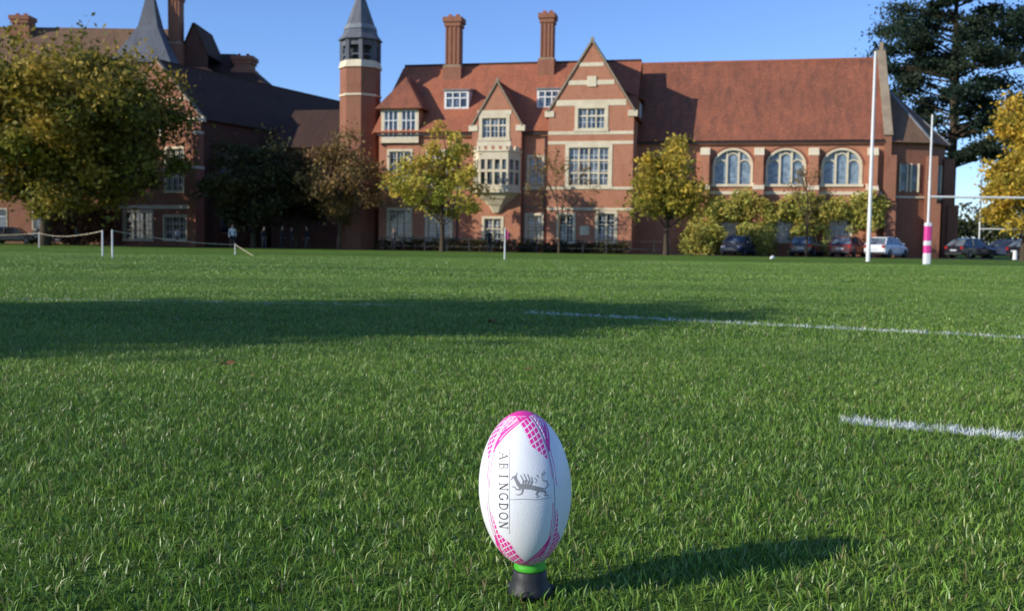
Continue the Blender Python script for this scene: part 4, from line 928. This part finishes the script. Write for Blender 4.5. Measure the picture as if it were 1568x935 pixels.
# ------------------------------------------------------------------ people
SKIN = noisy("skin",(0.45,0.27,0.2),(0.42,0.25,0.18),5,0.6)
def cloth(name,c): return noisy(name,c,tuple(k*0.8 for k in c),8,0.9)
CD = cloth("dark_cloth",(0.02,0.022,0.03)); CB = cloth("light_blue_cloth",(0.3,0.45,0.6)); CW = cloth("white_cloth",(0.7,0.7,0.7)); CG = cloth("grey_cloth",(0.08,0.08,0.09)); HAIR = cloth("hair",(0.05,0.03,0.02))
def person(x,y,h,rot,top,bot,step=0.0):
    s = h/1.75
    J = {'pel':(0,0,0.95,.14),'sp':(0,0,1.12,.125),'ch':(0,-.01,1.32,.15),'nk':(0,0,1.47,.06),'hd':(0,-.02,1.56,.07),
     'hl':(.10,0,.90,.095),'kl':(.11,-.04-step*.5,.5,.065),'al':(.11,.02-step,.09,.045),'tl':(.12,-.13-step,.04,.04),
     'hr':(-.10,0,.90,.095),'kr':(-.11,-.03+step*.2,.5,.065),'ar':(-.11,.03+step,.09,.045),'tr':(-.12,-.12+step,.04,.04),
     'sl':(.19,0,1.40,.065),'el':(.25,.03+step*.4,1.13,.05),'wl':(.25,-.05+step*.5,.88,.033),'fl':(.25,-.08+step*.5,.78,.03),
     'sr':(-.19,0,1.40,.065),'er':(-.25,.03-step*.4,1.13,.05),'wr':(-.25,-.08-step*.5,.89,.033),'fr':(-.25,-.11-step*.5,.79,.03)}
    ks = list(J); E_ = [('pel','sp'),('sp','ch'),('ch','nk'),('nk','hd'),('pel','hl'),('hl','kl'),('kl','al'),('al','tl'),('pel','hr'),('hr','kr'),('kr','ar'),('ar','tr'),('ch','sl'),('sl','el'),('el','wl'),('wl','fl'),('ch','sr'),('sr','er'),('er','wr'),('wr','fr')]
    me = bpy.data.meshes.new("body_skel"); me.from_pydata([tuple(c*s for c in J[k][:3]) for k in ks],[(ks.index(a),ks.index(b)) for a,b in E_],[])
    ob = bpy.data.objects.new("skel",me); COL.objects.link(ob); ob.modifiers.new("Skin",'SKIN')
    sv = me.skin_vertices[0].data
    for i,k in enumerate(ks): sv[i].radius = (J[k][3]*s,J[k][3]*s*(0.75 if k in ('ch','sp','pel') else 1)); sv[i].use_root = (k == 'pel')
    ss = ob.modifiers.new("Sub",'SUBSURF'); ss.levels = 1; ss.render_levels = 1
    dg = bpy.context.evaluated_depsgraph_get(); m2 = bpy.data.meshes.new_from_object(ob.evaluated_get(dg)); bpy.data.objects.remove(ob)
    m2.materials.clear()
    for m_ in (top,bot,SKIN,BLACK): m2.materials.append(m_)
    for p in m2.polygons:
        c_ = p.center/s; p.use_smooth = True
        p.material_index = 2 if (c_.z > 1.47 or (abs(c_.x) > 0.2 and c_.z < 0.88)) else (3 if c_.z < 0.1 else (1 if c_.z < 0.93 and abs(c_.x) < 0.21 else 0))
    body = bpy.data.objects.new("standing_person",m2); COL.objects.link(body); body.location = (x,y,0.02); body.rotation_euler = (0,0,rot)
    V,Fc = lathe([(0.002,-0.12),(0.045,-0.105),(0.068,-0.05),(0.077,0.02),(0.07,0.08),(0.04,0.115),(0.002,0.122)],16)
    hd = mk_mesh("head",V,Fc,SKIN,True,body); hd.location = (0,-0.02*s,1.63*s); hd.scale = (s,s*1.15,s)
    V,Fc = lathe([(0.082,-0.01),(0.086,0.03),(0.078,0.085),(0.046,0.123),(0.002,0.132)],16); hr = mk_mesh("hair",V,Fc,HAIR,True,body); hr.location = (0,0.0,1.635*s); hr.scale = (s,s*1.12,s)
    nV,nF = [],[]; tube(nV,nF,[(0,-0.085,0.02),(0,-0.108,-0.015)],[0.01,0.016],6); nn = mk_mesh("nose",nV,nF,SKIN,True,body); nn.location = (0,-0.02*s,1.63*s)
for (u,Y,h,ro,t_,b_,st_) in ((356,76,1.8,0.3,CW,CD,0.15),(119,86,1.75,1.2,CB,CD,0.2),(271,86,1.7,-0.5,CW,CG,0.0),(432,78,1.75,0.8,CD,CD,0.1),(446,78,1.7,2.0,CD,CD,0.0),(404,77,1.7,1.0,CD,CG,0.1),(470,79,1.78,-1.0,CD,CG,0.2),(603,77,1.7,0.0,CG,CD,0.0),(749,76.5,1.75,0.5,CD,CD,0.0)):
    person(gx(u,Y),Y,h,ro,t_,b_,st_)
